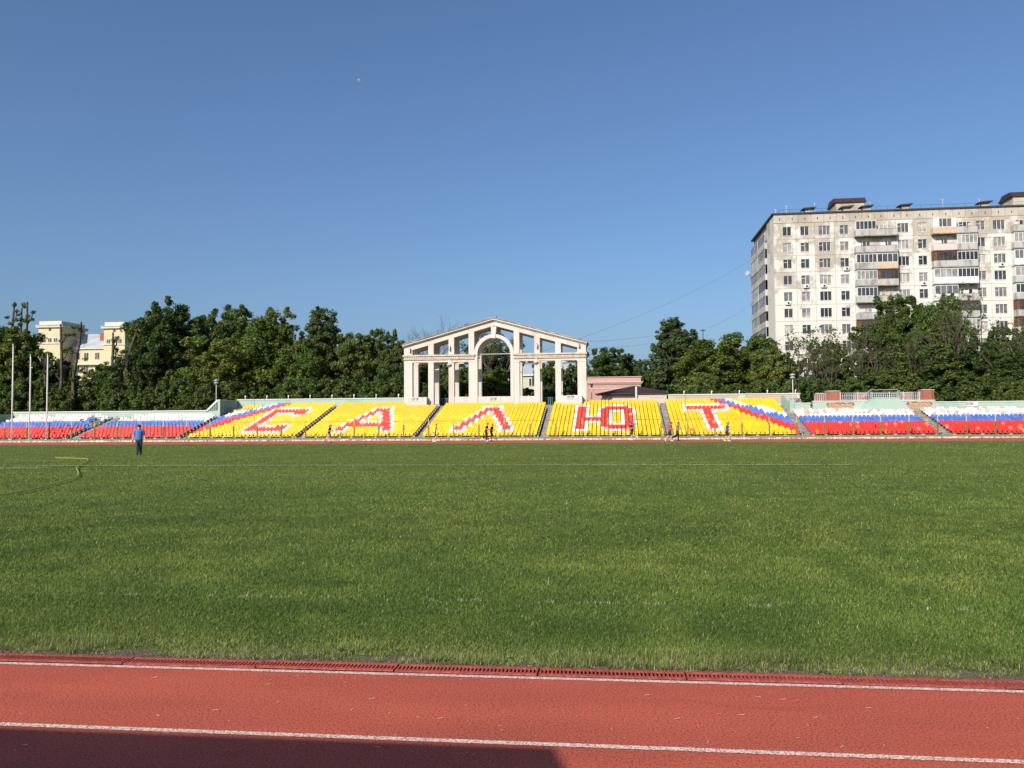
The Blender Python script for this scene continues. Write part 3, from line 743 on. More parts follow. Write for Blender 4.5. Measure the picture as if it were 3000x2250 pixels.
# ------------------------------------------------------------------ pink building, pavilion, lamps by the stand
pk = empty('pink_building', (-4, 122, 0)); tag(pk, 'flat roofed pink building with pale cornice bands right of the portico', 'building')
bx(-.3, 8.2, 0, 10, 0, 7.2).build('wall', M['pink'], pk)
for z0, z1, d in ((7.203, 7.32, .10), (7.323, 7.46, .2), (7.463, 7.56, .3), (8.22, 8.30, .14)): bx(-.3-d, 8.2+d, -d, 10, z0, z1).build('cornice_band', M['pinkw'], pk)
bx(-.32, 8.22, -.02, 10, 7.563, 8.217).build('parapet', M['pink'], pk); bx(-.4, 8.3, -.1, 10, 8.303, 8.36).build('roof_edge', M['dark'], pk)
bx(-.35, 8.25, -.05, 10, 6.55, 6.65).build('cornice_band', M['pinkw'], pk)
pv = empty('pavilion', (3.0, 110.5, 0)); tag(pv, 'low pavilion with brown hipped roof in front of the pink building', 'pavilion')
ro = MB().add([(-5, 0, 5.5), (5.2, 0, 5.5), (5.2, 8, 5.5), (-5, 8, 5.5), (0, 3.6, 6.65), (.4, 4.4, 6.65)], [(0,1,4), (1,2,5,4), (2,3,5), (3,0,4,5), (3,2,1,0)]).build('roof', M['broof'], pv)
for i in range(22): 
    x = -4.6+i*.43; k = max(0, 1-abs(x)/5.1)
    MB().tube([(x, -.02, 5.53), (x*(1-k*.95), 3.6*k, 5.53+1.13*k)], .02, 4).build('roof_rib', M['broof'], ro)
bx(-5.1, 5.3, -.1, -.003, 5.38, 5.52).build('fascia', M['broof'], pv)
bx(-4.2, 4.6, .5, 7.5, 0, 5.38).build('wall', M['pink'], pv)
bx(-4.3, 4.7, .3, .497, 4.3, 4.9).build('balustrade_base', M['pinkw'], pv)
for i in range(14): MB().tube([(-3.9+i*.62, .35, 4.9), (-3.9+i*.62, .35, 5.15), (-3.75+i*.62, .35, 5.28), (-3.6+i*.62, .35, 5.15), (-3.6+i*.62, .35, 4.9)], .022, 5).build('hoop', M['white'], pv)
bx(-4.2, 4.6, .33, .37, 5.3, 5.33).build('rail', M['white'], pv)
tag(MB().lathe([(.14, 0), (.14, 6.3), (.15, 6.32), (0.01, 6.34)], n=12).build('white_post', M['white'], None, True, (3.17, 109, 0)), 'stout white post before the brown pavilion roof', 'post')
lw = empty('grille_wall', (5.3, 108, 0)); tag(lw, 'low pale pink wall with dark grille left of the letter Т wall', 'wall')
bx(-1.9, 1.6, 0, .25, 0, 5.1).build('wall_body', M['pinkw'], lw); bx(-2, 1.65, -.05, .3, 5.103, 5.18).build('coping', M['coping'], lw)
for i in range(9): MB().lathe([(.09, 0), (.09, .02)], (-.4+i*.2, 0, 0), 8).build('grille_ring', M['dark'], lw, False, (0, -.01, 4.85))
def post_lamp(x, y, z0, z1, label, head='mushroom'):
    e = empty('post_lamp', (x, y, z0)); tag(e, label, 'lamp', 'lamp posts behind the stand')
    h = z1-z0; MB().tube([(0, 0, 0), (0, 0, h)], .055, 8).build('pole', M['steel'], e)
    if head == 'mushroom':
        MB().lathe([(.06, h-.5), (.12, h-.42), (.33, h-.34), (.30, h-.26), (.18, h-.22), (.16, h-.1), (.34, h-.03), (.36, h+.02), (.2, h+.14), (.02, h+.16)], n=14).build('head', M.setdefault('lampg', mat('lamp_grey', (.30, .31, .31), .45, spec=.5)), e, True)
        MB().lathe([(.17, h-.22), (.17, h-.1)], n=12).build('lens', M['dark'], e)
    else:
        MB().add([(-.13,-.13,h),(.13,-.13,h),(.13,.13,h),(-.13,.13,h),(-.2,-.2,h+.42),(.2,-.2,h+.42),(.2,.2,h+.42),(-.2,.2,h+.42)],[(0,1,5,4),(1,2,6,5),(2,3,7,6),(3,0,4,7),(3,2,1,0)]).build('lantern', M['dark'], e)
        bx(-.24, .24, -.24, .24, h+.42, h+.5).build('cap', M['dark'], e)
post_lamp(-50.4, 104, 2.5, 7.5, 'round double-disc lamp on a pole above the left wing wall')
post_lamp(20.93, 101.6, 2.6, 7.15, 'round double-disc lamp on a pole above the right wing wall')
post_lamp(-2.7, 119, 0, 6.7, 'square dark lantern post before the pink building', 'lantern')
for x, y, z, l in ((-39.45, 90.55, 6.34, 'tall thin mast rising before the letter С'), (7.7, 90.55, 6.23, 'tall thin mast rising before the left of the letter Т')):
    e = empty('thin_mast', (x, y, .3)); tag(e, l, 'mast', 'thin masts by the fence')
    MB().tube([(0, 0, 0), (.02, 0, 3), (0, 0, z-.3)], [.03, .022, .015], 6).build('rod', M['dark'], e)
    MB().lathe([(.001, z-.36), (.05, z-.32), (.05, z-.27), (.001, z-.24)], n=8).build('tip', M['white'], e, True)
for x, z, l in ((-68.13, 11.15, 'tallest white flagpole, leftmost of three'), (-65.95, 9.9, 'middle white flagpole of three at the left'), (-63.85, 9.94, 'white flagpole nearest the first stairway')):
    e = empty('flagpole', (x, 90.0, .2)); tag(e, l, 'flagpole', 'flagpoles at the left')
    MB().tube([(0, 0, 0), (0, 0, 4.5), (-.03, 0, z-.2)], [.08, .062, .042], 10).build('pole', M['white'], e, True)
    MB().lathe([(.001, 0), (.07, .05), (.07, .09), (.001, .14)], (-.03, 0, z-.2), 8).build('finial', M['steel'], e, True)
    bx(-.16, .16, -.16, .16, 0, .12).build('base', M['concl'], e)
    MB().tube([(.12, 0, .2), (.1, -.02, 4), (.05, 0, z-.4)], .012, 4).build('halyard', M['white'], e)

# ------------------------------------------------------------------ apartment block
def panel_mat(name, a, b, lo, hi):
    """weathered painted concrete: whitish flakes over beige, more bare beige near the roof"""
    m = bpy.data.materials.new(name); m.use_nodes = True; n = m.node_tree; N = n.nodes; L = n.links; bs = N['Principled BSDF']; bs.inputs['Roughness'].default_value = .9
    g = N.new('ShaderNodeNewGeometry'); n1 = N.new('ShaderNodeTexNoise'); n1.inputs['Scale'].default_value = .55; n1.inputs['Detail'].default_value = 9; n1.inputs['Roughness'].default_value = .65
    L.new(g.outputs['Position'], n1.inputs['Vector'])
    sp = N.new('ShaderNodeSeparateXYZ'); L.new(g.outputs['Position'], sp.inputs[0])
    mr = N.new('ShaderNodeMapRange'); mr.inputs['From Min'].default_value = 20; mr.inputs['From Max'].default_value = 38; mr.inputs['To Min'].default_value = lo; mr.inputs['To Max'].default_value = hi
    L.new(sp.outputs['Z'], mr.inputs['Value']); ad = N.new('ShaderNodeMath'); ad.operation = 'ADD'; L.new(n1.outputs['Fac'], ad.inputs[0]); L.new(mr.outputs[0], ad.inputs[1])
    oi = N.new('ShaderNodeObjectInfo'); m2 = N.new('ShaderNodeMapRange'); m2.inputs['To Min'].default_value = -.07; m2.inputs['To Max'].default_value = .07; L.new(oi.outputs['Random'], m2.inputs['Value'])
    a2 = N.new('ShaderNodeMath'); a2.operation = 'ADD'; L.new(ad.outputs[0], a2.inputs[0]); L.new(m2.outputs[0], a2.inputs[1])
    cr = N.new('ShaderNodeValToRGB'); cr.color_ramp.elements[0].position = .47; cr.color_ramp.elements[1].position = .58; cr.color_ramp.elements[0].color = (*a, 1); cr.color_ramp.elements[1].color = (*b, 1)
    L.new(a2.outputs[0], cr.inputs[0]); L.new(cr.outputs[0], bs.inputs['Base Color'])
    bp = N.new('ShaderNodeBump'); bp.inputs['Strength'].default_value = .4; bp.inputs['Distance'].default_value = .02; L.new(n1.outputs['Fac'], bp.inputs['Height']); L.new(bp.outputs[0], bs.inputs['Normal'])
    return m
M['pan'] = panel_mat('weathered_panel', (.55, .53, .48), (.36, .32, .265), -.13, .09)
M['panp'] = panel_mat('parapet_panel', (.42, .38, .32), (.33, .285, .23), .0, .02)
M['joint'] = mat('panel_joint', (.50, .47, .41), .9)
M['apk'] = mat('balcony_grey', (.40, .39, .365), .9, scale=1.2, col2=(.22, .205, .18), mix=(.30, .52), stretch=(1, 1, .25))
M['aptan'] = mat('balcony_tan', (.50, .37, .26), .8); M['appink'] = mat('balcony_pink', (.64, .46, .43), .8); M['apwhite'] = mat('balcony_white', (.60, .60, .58), .7)
M['wood'] = mat('brown_wood', (.13, .06, .03), .7, scale=4, var=.4)
def glass(name, c, rough=.08): 
    m = mat(name, c, rough, var=.5, scale=.7, spec=.25, rand=.35); return m
M['gl'] = [glass('pane_dark', (.040, .043, .050), .2), glass('pane_curtain', (.26, .25, .235), .4), glass('pane_dusky', (.045, .05, .06), .25), glass('pane_mid', (.11, .11, .11), .3)]
ap = empty('apartment_block', (28.25, 150, 0)); tag(ap, 'tall weathered concrete panel apartment block with balconies at the right', 'building')
FL = 2.84; Z1 = 34.56                      # window centre of the top storey
bx(.3, 60, .27, 22, 0, 37.4).build('core', M['joint'], ap)
bays = [(0.02, 3.75, 2.25, 1.42), (3.75, 6.85, 5.2, 1.42), (6.85, 10.15, 8.5, 1.9), (10.15, 13.3, 11.75, 1.42), (13.3, 20.2, None, 0), (20.2, 23.0, 21.4, 1.8), (23.0, 25.85, 24.5, 1.42), (25.85, 33.0, None, 1), (33.0, 35.3, 33.85, 1.42), (35.3, 38.6, 36.8, 1.9), (38.6, 45.5, None, 2), (45.5, 49, 47.2, 1.42), (49, 53, 51, 1.9)]
def holed(x0, x1, wc, ww, h):
    b = MB(); g = .018; z0, z1 = -h/2+g, h/2-g; a, c = wc-ww/2, wc+ww/2; s, t = -.78, .78
    b.box(x0+g, a, 0, .25, z0, z1); b.box(c, x1-g, 0, .25, z0, z1); b.box(a, c, 0, .25, z0, s); b.box(a, c, 0, .25, t, z1); return b
def win_mesh(w, h, n, vent):
    b = MB(); f = .05; b.box(-w/2, w/2, 0, .06, -h/2, -h/2+f); b.box(-w/2, w/2, 0, .06, h/2-f, h/2); b.box(-w/2, -w/2+f, 0, .06, -h/2+f, h/2-f); b.box(w/2-f, w/2, 0, .06, -h/2+f, h/2-f)
    for i in range(1, n): x = -w/2+w*i/n; b.box(x-.04, x+.04, -.004, .06, -h/2+f, h/2-f)
    if vent: b.box(-w/2+f, -w/2+w/n-.055, -.002, .06, h/6, h/6+.06)
    b.box(-w/2-.03, w/2+.03, -.16, .0, -h/2-.05, -h/2); return b.mesh('window', M['white'])
WM = {(w, v): win_mesh(w, 1.55, 2 if w < 1.6 else 3, v) for w in (1.42, 1.8, 1.9) for v in (0, 1)}
PM = {(w, k): bx(-w/2+.06, w/2-.06, .025, .035, -.71, .71).mesh('pane', M['gl'][k]) for w in (1.42, 1.8, 1.9) for k in range(4)}
ra = random.Random(21)
hol = {}
for i, (x0, x1, wc, ww) in enumerate(bays):
    if wc is None: pmesh = bx(x0+.018, x1-.018, 0, .25, -FL/2+.018, FL/2-.018).mesh('wall_panel', M['pan'])
    else: pmesh = holed(x0, x1, wc, ww, FL).mesh('wall_panel', M['pan'])
    for r in range(12):
        z = Z1-FL*r
        o = bpy.data.objects.new('wall_panel', pmesh); o.location = (0, random.uniform(-.012, .012), z-.03); link(o, ap)
        if wc is not None and r < 10:
            w = bpy.data.objects.new('window', WM[(ww, ra.randrange(2))]); w.location = (wc, .10, z-.03); link(w, ap)
            q = bpy.data.objects.new('pane', PM[(ww, ra.choice((0, 3, 1, 2, 3, 1)))]); link(q, w)
    if wc is None and i < 11:   # balcony doors and windows behind
        for r in range(10):
            for xx in (x0+1.7, x1-1.7):
                w = bpy.data.objects.new('balcony_window', WM[(1.9, 1)]); w.location = (xx, -.08, Z1-FL*r-.1); link(w, ap)
                q = bpy.data.objects.new('pane', PM[(1.9, ra.choice((0, 1, 3)))]); link(q, w)
# parapet panels, vents, roof edge
for k in range(26):
    x0 = .02+k*2.1; z = 36.75
    o = MB().box(x0+.02, x0+2.08, 0, .25, 36.0, 37.5).build('parapet_panel', M['panp'], ap)
    bx(x0+.98, x0+1.12, -.02, -.003, 36.45, 36.85).build('roof_vent_hole', M['dark'], ap)
bx(-.25, 60, -.22, 22.2, 37.5, 37.75).build('roof_edge', M['dark'], ap)
# balconies
bs_ = {4: (13.35, 20.1, 16.7, [('w','o','k','k'),('o','o','k','k'),('w','g','k','t'),('w','b','k','k'),('w','o','k','k'),('o','o','k','k'),('b','b','w','k'),('w','w','w','w'),('w','o','k','k')]),
       7: (25.85, 32.9, 29.6, [('W','o','t','k'),('o','w','p','k'),('b','w','k','k'),('g','w','w','w'),('g','o','w','k'),('w','b','k','k'),('o','w','k','k'),('w','w','k','k'),('o','w','k','k')]),
       10: (38.65, 45.2, 42.0, [('o','w','k','k'),('w','g','k','k'),('w','w','w','k'),('g','o','k','k'),('w','w','k','k'),('b','w','k','k'),('b','b','k','k'),('o','w','k','k'),('w','w','k','k')])}
PCOL = {'k': 'apk', 't': 'aptan', 'p': 'appink', 'w': 'apwhite'}
for i, (x0, x1, xm, rows) in bs_.items():
    for r, spec in enumerate(rows):
        z = Z1-FL*r-1.5; D = -1.15
        bal = bx(x0, x1, D, -.012, z-.02, z+.12).build('balcony', M['conc'], ap)
        for (a, b, ty, pc) in ((x0, xm-.01, spec[0], spec[2]), (xm+.01, x1, spec[1], spec[3])):
            pnl = MB().box(a, b, D, D+.07, z+.122, z+1.15); 
            n = int((b-a)/.75)
            for k in range(1, n): pnl.box(a+(b-a)*k/n-.02, a+(b-a)*k/n+.02, D-.02, D-.002, z+.14, z+1.13)
            if a == x0: pnl.box(x0, x0+.06, D+.072, -.02, z+.122, z+1.15)
            if b == x1: pnl.box(x1-.06, x1, D+.072, -.02, z+.122, z+1.15)
            pnl.build('balcony_front', M[PCOL[pc]], bal)
            if ty == 'o': 
                bx(a, b, D, D+.06, z+1.152, z+1.2).build('hand_rail', M['dark'], bal)
                if ra.random() < .7:
                    cx = ra.uniform(a+.5, b-.5); bx(cx-.4, cx+.4, D+.5, D+.7, z+.9, z+1.8).build('clutter', M[ra.choice(('aptan', 'wood', 'appink', 'apwhite'))], bal)
                continue
            fr = M['wood'] if ty == 'b' else M['white']; gz = MB(); za, zb = z+1.152, z+2.62
            gz.box(a, b, D+.0, D+.06, za, za+.06); gz.box(a, b, D, D+.06, zb-.08, zb)
            n = 5 if ty != 'g' else 4
            for k in range(n+1):
                x = a+.04+(b-a-.08)*k/n; gz.box(x-.04, x+.04, D, D+.06, za+.06, zb-.08)
            if ty == 'W': gz.box(a, a+1.0, D-.01, D+.05, za, zb); gz.box(b-.7, b, D-.01, D+.05, za, zb)
            if ty == 'b': gz.box(a, a+.5, D-.01, D+.05, za, zb)
            gz.box(a-.02, b+.02, D-.05, -.02, zb+.002, zb+.06)
            if a == x0: gz.box(x0, x0+.05, D+.08, -.02, za, zb)
            if b == x1: gz.box(x1-.05, x1, D+.08, -.02, za, zb)
            gz.build('glazing_frame', fr, bal)
            bx(a+.03, b-.03, D+.025, D+.032, za+.05, zb-.05).build('pane', M['gl'][ra.choice((0, 1, 3, 2)) if ty != 'b' else 0], bal)
# end wall with glazed loggias
bx(0, .28, .28, 6.6, 0, 37.4).build('end_wall', M['pan'], ap)
for r in range(12):
    z = Z1-FL*r
    for y0, y1 in ((6.65, 13.6), (14.0, 22)):
        lo = bx(-.45, .28, y0, y1, z-1.6, z-.5).build('loggia_front', M['apk'], ap)
        ty = ra.choice('wwwb'); fr = MB(); zz0, zz1 = z-.498, z+1.2
        fr.box(-.4, -.33, y0, y1, zz0, zz0+.07); fr.box(-.4, -.33, y0, y1, zz1-.07, zz1)
        for k in range(6): y = y0+.04+(y1-y0-.08)*k/5; fr.box(-.4, -.33, y-.04, y+.04, zz0+.07, zz1-.07)
        fr.build('glazing_frame', M['concl'] if ty == 'w' else M['wood'], lo)
        bx(-.37, -.36, y0+.05, y1-.05, zz0+.06, zz1-.06).build('pane', M['gl'][ra.choice((0, 3, 1))], lo)
    bx(-.3, .28, 13.62, 13.98, z-1.6, z+1.2).build('loggia_pier', M['apk'], ap)
# roof furniture
def house(x, y, w, d, h, label=None):
    e = bx(x, x+w, y, y+d, 37.75, 37.75+h).build('lift_house', M['panp'], ap)
    MB().prism_x([(y-.3, 37.75+h), (y+d+.3, 37.75+h), (y+d/2+1, 37.75+h+1.0), (y+.4, 37.75+h+.9)], x-.3, x+w+.3).build('roof_cap', M['broof'], e)
house(12.8, 9, 5.0, 5, 3.7); house(43.2, 9, 5.0, 5, 3.7)
for x in (5.6, 11.9, 15.2, 21.6, 34.5):
    v = bx(x, x+1.2, 1, 2, 37.75, 38.5).build('roof_hatch', M['concl'], ap)
    MB().hexa([(x-.6, .6, 38.5), (x+1.6, .6, 38.62), (x+1.6, 2.4, 38.62), (x-.6, 2.4, 38.5), (x-.4, .6, 38.72), (x+1.9, .6, 38.9), (x+1.9, 2.4, 38.9), (x-.4, 2.4, 38.72)]).build('hatch_cover', M['broof'], v)
for x, h in ((.6, .9), (2.4, 1.5), (7.2, 1.8), (16.4, 1.6), (28.3, 1.7), (34.2, 1.5)):
    a_ = MB().tube([(x, 1, 37.7), (x, 1, 37.75+h)], .05, 5)
    a_.box(x-.3, x+.3, .97, 1.03, 37.7+h, 37.74+h); a_.build('aerial', M['steel'], ap)
for i in range(30): MB().tube([(1+i*1.8, .3, 37.74), (1+i*1.8, .3, 38.4)], .02, 4).build('rail_post', M['dark'], ap)
MB().tube([(1, .3, 38.4), (54, .3, 38.4)], .018, 4).build('roof_rail', M['dark'], ap)
MB().tube([(-.5, 21.6, 30.5), (-.9, 21.4, 30.9)], .05, 5).build('dish_arm', M['steel'], ap)
MB().lathe([(.02, 0), (.26, .05), (.42, .13), (.48, .2)], n=14).build('satellite_dish', M['apk'], ap, True, (-1.3, 21, 31.0), 0).rotation_euler = (R(70), 0, R(-30))
for wc, r in ((11.9, 2), (5.2, 3), (8.1, 3), (2.1, 4), (24.4, 3), (36.9, 2), (33.9, 5)):
    z = Z1-FL*r-1.15
    a_ = bx(wc-.42, wc+.42, -.34, -.015, z-.27, z+.27).build('air_conditioner', M['apwhite'], ap)
    MB().tube([(wc+.1, -.36, z), (wc+.1, -.343, z)], .2, 12).build('fan_grille', M['dark'], a_)

# ------------------------------------------------------------------ yellow building far left, pale house behind the portico
M['yel'] = mat('yellow_plaster', (.52, .455, .29), .85, scale=.3, var=.06); M['yeltrim'] = mat('cream_trim', (.52, .48, .38), .85); M['groof'] = mat('grey_metal_roof', (.34, .36, .39), .5, var=.15, scale=.6)
M['wframe'] = M['white']
yb = empty('yellow_building', (-136.7, 210, 0)); tag(yb, 'pale yellow building with two square towers behind the left trees', 'building')
def far_window(p, x, y, z, w, h):
    f = MB().box(x-w/2-.06, x+w/2+.06, y-.08, y-.005, z-h/2-.06, z+h/2+.06).build('window', M['white'], p)
    bx(x-w/2, x-.07, y-.1, y-.083, z-h/2, z+h/2).build('pane', M['gl'][0], f); bx(x+.04, x+w/2, y-.1, y-.083, z-h/2, z+h/2).build('pane', M['gl'][0], f)
for a, b, zt in ((-12.2, -5.7, 29.3), (6.1, 11.9, 28.7)):
    t_ = bx(a, b, -4, 6, 0, zt-1.7).build('tower', M['yel'], yb)
    bx(a-.5, b+.5, -4.5, 6.5, zt-1.698, zt-1.25).build('cornice', M['yeltrim'], t_); bx(a-.6, b+.6, -4.6, 6.6, zt-1.248, zt-1.0).build('cornice_top', M['groof'], t_)
    bx(a+.1, b-.1, -3.9, 5.9, zt-.998, zt).build('parapet', M['yeltrim'], t_)
    m_ = (a+b)/2; bx(m_-.35, m_+.35, -4.02, -4.003, zt-2.6, zt-1.95).build('attic_window', M['dark'], t_)
    bx(a-.2, b+.2, -4.2, -4.004, zt-6.0, zt-5.7).build('string_course', M['yeltrim'], t_)
    for k in (-1, 0, 1): far_window(yb, m_+k*1.6, -4.005, zt-5.0, .9, 1.0)
bx(-30, -12.25, 0, 9, 0, 22).build('side_wing', M['yel'], yb); bx(-5.65, 6.05, 0, 9, 0, 22.4).build('middle_wing', M['yel'], yb)
bx(-5.7, 6.1, -.4, 0, 22.1, 22.5).build('cornice', M['yeltrim'], yb)
MB().prism_x([(-.4, 22.5), (9.4, 22.5), (5.5, 26.6), (4.5, 26.6)], -5.65, 6.05).build('roof', M['groof'], yb)
MB().prism_x([(-.4, 22.0), (9.4, 22.0), (5.5, 26), (4.5, 26)], -30, -12.25).build('roof', M['groof'], yb)
bx(1.2, 2.2, 2, 3, 23, 26.6).build('chimney', M['brick'], yb)
for z in (20.3, 16.8, 13.3):
    for x in (-3.7, -1.3, 1.8, 4.4, -15, -18, -21): far_window(yb, x, -.005, z, 1.1, 1.7)
bx(-5.64, 6.04, -.9, -.005, 17.9, 18.3).build('balcony_slab', M['yeltrim'], yb)
hb = empty('pale_house', (-13.5, 160, 0)); tag(hb, 'pale green-yellow house with grey roof seen through the portico', 'building')
M['pgr'] = mat('pale_green_plaster', (.44, .46, .33), .85)
bx(-4.5, 9, 0, 10, 0, 11).build('wall', M['pgr'], hb)
MB().prism_x([(-.4, 11), (10.4, 11), (6, 13.2), (5, 13.2)], -4.7, 9.2).build('roof', M['groof'], hb)
bx(-4.7, 9.2, -.35, -.01, 10.7, 11).build('cornice', M['white'], hb)
for z in (10.0-.5, 7.4, 4.4):
    for x in (-1.4, 2, 5): far_window(hb, x, -.005, z, 1.0, 1.35)

# ------------------------------------------------------------------ overhead cables
def cable(a, b, sag, label):
    a, b = Vector(a), Vector(b); pts = []
    for i in range(17):
        t_ = i/16; p = a.lerp(b, t_); p.z -= sag*4*t_*(1-t_); pts.append(p)
    tag(MB().tube(pts, .017, 4).build('overhead_cable', M['cable']), label, 'cable', 'cables strung to the apartment block')
cable((-9.3, 114, 11.4), (27.8, 168, 33.4), 1.2, 'longest cable rising from the portico roof to the satellite dish')
cable((14.9, 140, 16.7), (27.8, 168, 25.0), .5, 'short cable from a roof mast to the middle of the block end')
cable((-3.3, 122, 13.4), (12, 150, 17.6), .3, 'upper of two flat cables left of the poplar')
cable((-3.6, 122, 12.4), (12, 150, 16.4), .4, 'lower of two flat cables left of the poplar')
mm = empty('roof_mast', (14.9, 140, 8)); tag(mm, 'thin dark mast with short crossbar between poplar and maples', 'mast')
MB().tube([(0, 0, 0), (0, 0, 8.8)], .07, 6).build('pole', M['dark'], mm); bx(-.4, .4, -.05, .05, 8.5, 8.65).build('crossbar', M['dark'], mm)

# ------------------------------------------------------------------ trees
def leaf_cloud(centres, rad, n, size, seed, dark=.28, droop=.25):
    r = np.random.default_rng(seed); centres = np.array(centres); k = r.integers(0, len(centres), n)
    d = r.normal(size=(n, 3)); d /= np.linalg.norm(d, axis=1)[:, None]
    p = centres[k]+d*(r.random(n)**.45)[:, None]*rad[k][:, None]*np.array([1, 1, .72])
    nr = d*.7+r.normal(size=(n, 3))*.55+np.array([0, 0, .45]); nr /= np.linalg.norm(nr, axis=1)[:, None]
    a = np.cross(nr, r.normal(size=(n, 3))); a /= np.linalg.norm(a, axis=1)[:, None]; b = np.cross(nr, a)
    s = size*(.65+.7*r.random(n))[:, None]; a = a*s; b = b*s*.62
    q = np.stack([p-a, p-b*.9+a*.1, p+a, p+b*.9+a*.1], 1)
    tk = 1+r.normal(size=len(centres))*dark*.55; t = (tk[k]*(1+r.normal(size=n)*.16)).clip(.45, 1.7)
    hue = r.normal(size=n)*.07+(r.normal(size=len(centres))*.09)[k]
    tint = np.stack([t*(1+hue), t, t*(1-hue*.8)], 1).clip(.05, 3)
    return q, tint
def crown_centres(n, rx, rz, zc, seed, lobes=.28, shell=.38, taper=0.0):
    r = np.random.default_rng(seed); ph = r.uniform(0, 6.28, 8); out = []
    while len(out) < n:
        d = r.normal(size=3); d /= np.linalg.norm(d); d = d/(np.abs(d)**3.0).sum()**(1/3.0); d = np.array([d[0], d[1], min(1, max(-1, d[2]))]); az = math.atan2(d[1], d[0]); el = math.asin(d[2])
        f = 1+lobes*(.5*math.sin(3*az+ph[0]+2*el)+.35*math.sin(5*az+ph[1]-3*el)+.4*math.sin(4*el+ph[2]+az)+.25*math.sin(7*az+6*el+ph[3]))
        q = d*min(f, 1.13)*(r.random()**shell); x, y, z = q*np.array([rx, rx, rz])
        k = 1-taper*max(0, z/rz); out.append((x*k, y*k, zc+z))
    return np.array(out)
def limbs(mb, centres, h0, h1, seed, n, r0):
    r = random.Random(seed)
    for c in r.sample(list(map(tuple, centres)), n):
        s = Vector((0, 0, r.uniform(h0, min(h1, max(h0+.1, c[2]-.5))))); e = Vector(c); m = s.lerp(e, .5)+Vector((r.gauss(0, .3), r.gauss(0, .3), r.gauss(0.3, .3)))
        mb.tube([s, m, e], [r0, r0*.6, .02], 5, cap=False)
def tree_proto(name, H, rx, n, size, lm, seed, base=.16, taper=0., ncl=220, clr=.95, lobes=.28, shell=.38):
    """tapered trunk with limbs, crown of leaf faces gathered in clumps"""
    zc = H*(.5+base/2); rz = H*(.5-base/2)*.93
    cen = crown_centres(ncl, rx*.88, rz*.92, zc, seed, lobes, shell, taper)
    r = np.random.default_rng(seed+1)
    up_ = cen[cen[:, 2] > zc+.25*rz]; up_ = up_[np.argsort(-(np.linalg.norm((up_-np.array([0, 0, zc]))/np.array([rx, rx, rz]), axis=1)))[:150]]; tp = up_[r.permutation(len(up_))[:60]]; tp = np.concatenate([tp, tp[:60-len(tp)]]) if len(tp) < 60 else tp; tips = np.concatenate([tp+np.array([0, 0, .2+.28*j])+r.normal(size=(60, 3))*.16 for j in range(2)])       # ragged top shoots
    cen2 = np.concatenate([cen, tips]); rad = np.concatenate([clr*(.7+.6*r.random(ncl)), np.full(120, clr*.5)])
    q, tint = leaf_cloud(cen2, rad, n, size, seed+2)
    root = empty(name, (0, 0, -50)); tr = MB(); tr.tube([(0, 0, -.3), (.05, 0, H*.2), (-.1, .08, H*.5), (.05, 0, H*.85)], [H*.021, H*.017, H*.011, .03], 8)
    limbs(tr, cen, H*.2, H*.7, seed, 34, H*.006); tr.build('trunk', M['trunk'], root)
    quads_obj('crown', q, 4, tint, lm, root)
    return root
PR = {'A': [tree_proto('broadleaf_tree', 18, 5.2, 62000, .175, M['leafA'], s, ncl=430, clr=.74, lobes=.34) for s in (1, 2, 3)],
      'B': [tree_proto('maple_tree', 15, 4.5, 56000, .18, M['leafB'], s, .08, ncl=360, clr=.76, lobes=.32) for s in (11, 12)],
      'C': [tree_proto('poplar_tree', 18, 3.3, 42000, .165, M['leafC'], s, .10, .45, ncl=460, clr=.52, lobes=.42) for s in (21, 22)],
      'S': [tree_proto('shrub', 6.5, 2.6, 18000, .15, M['leafA'], s, .02, ncl=180, clr=.5) for s in (31, 32)]}
DIM = {'A': (18, 5.2), 'B': (15, 4.5), 'C': (18, 3.3), 'S': (6.5, 2.6)}
used = {}
def place(k, x, y, h, w, label, group):
    i = ra.randrange(len(PR[k])); p = PR[k][i]
    o = p if not used.get((k, i)) else copy_tree(p); used[(k, i)] = 1
    H, rx = DIM[k]; o.location = (x, y, 0); o.rotation_euler = (0, 0, ra.uniform(0, 6.28)); s = 1.1*w/rx; o.scale = (s, s, h/H)
    tag(o, label, 'tree' if k != 'S' else 'shrub', group)
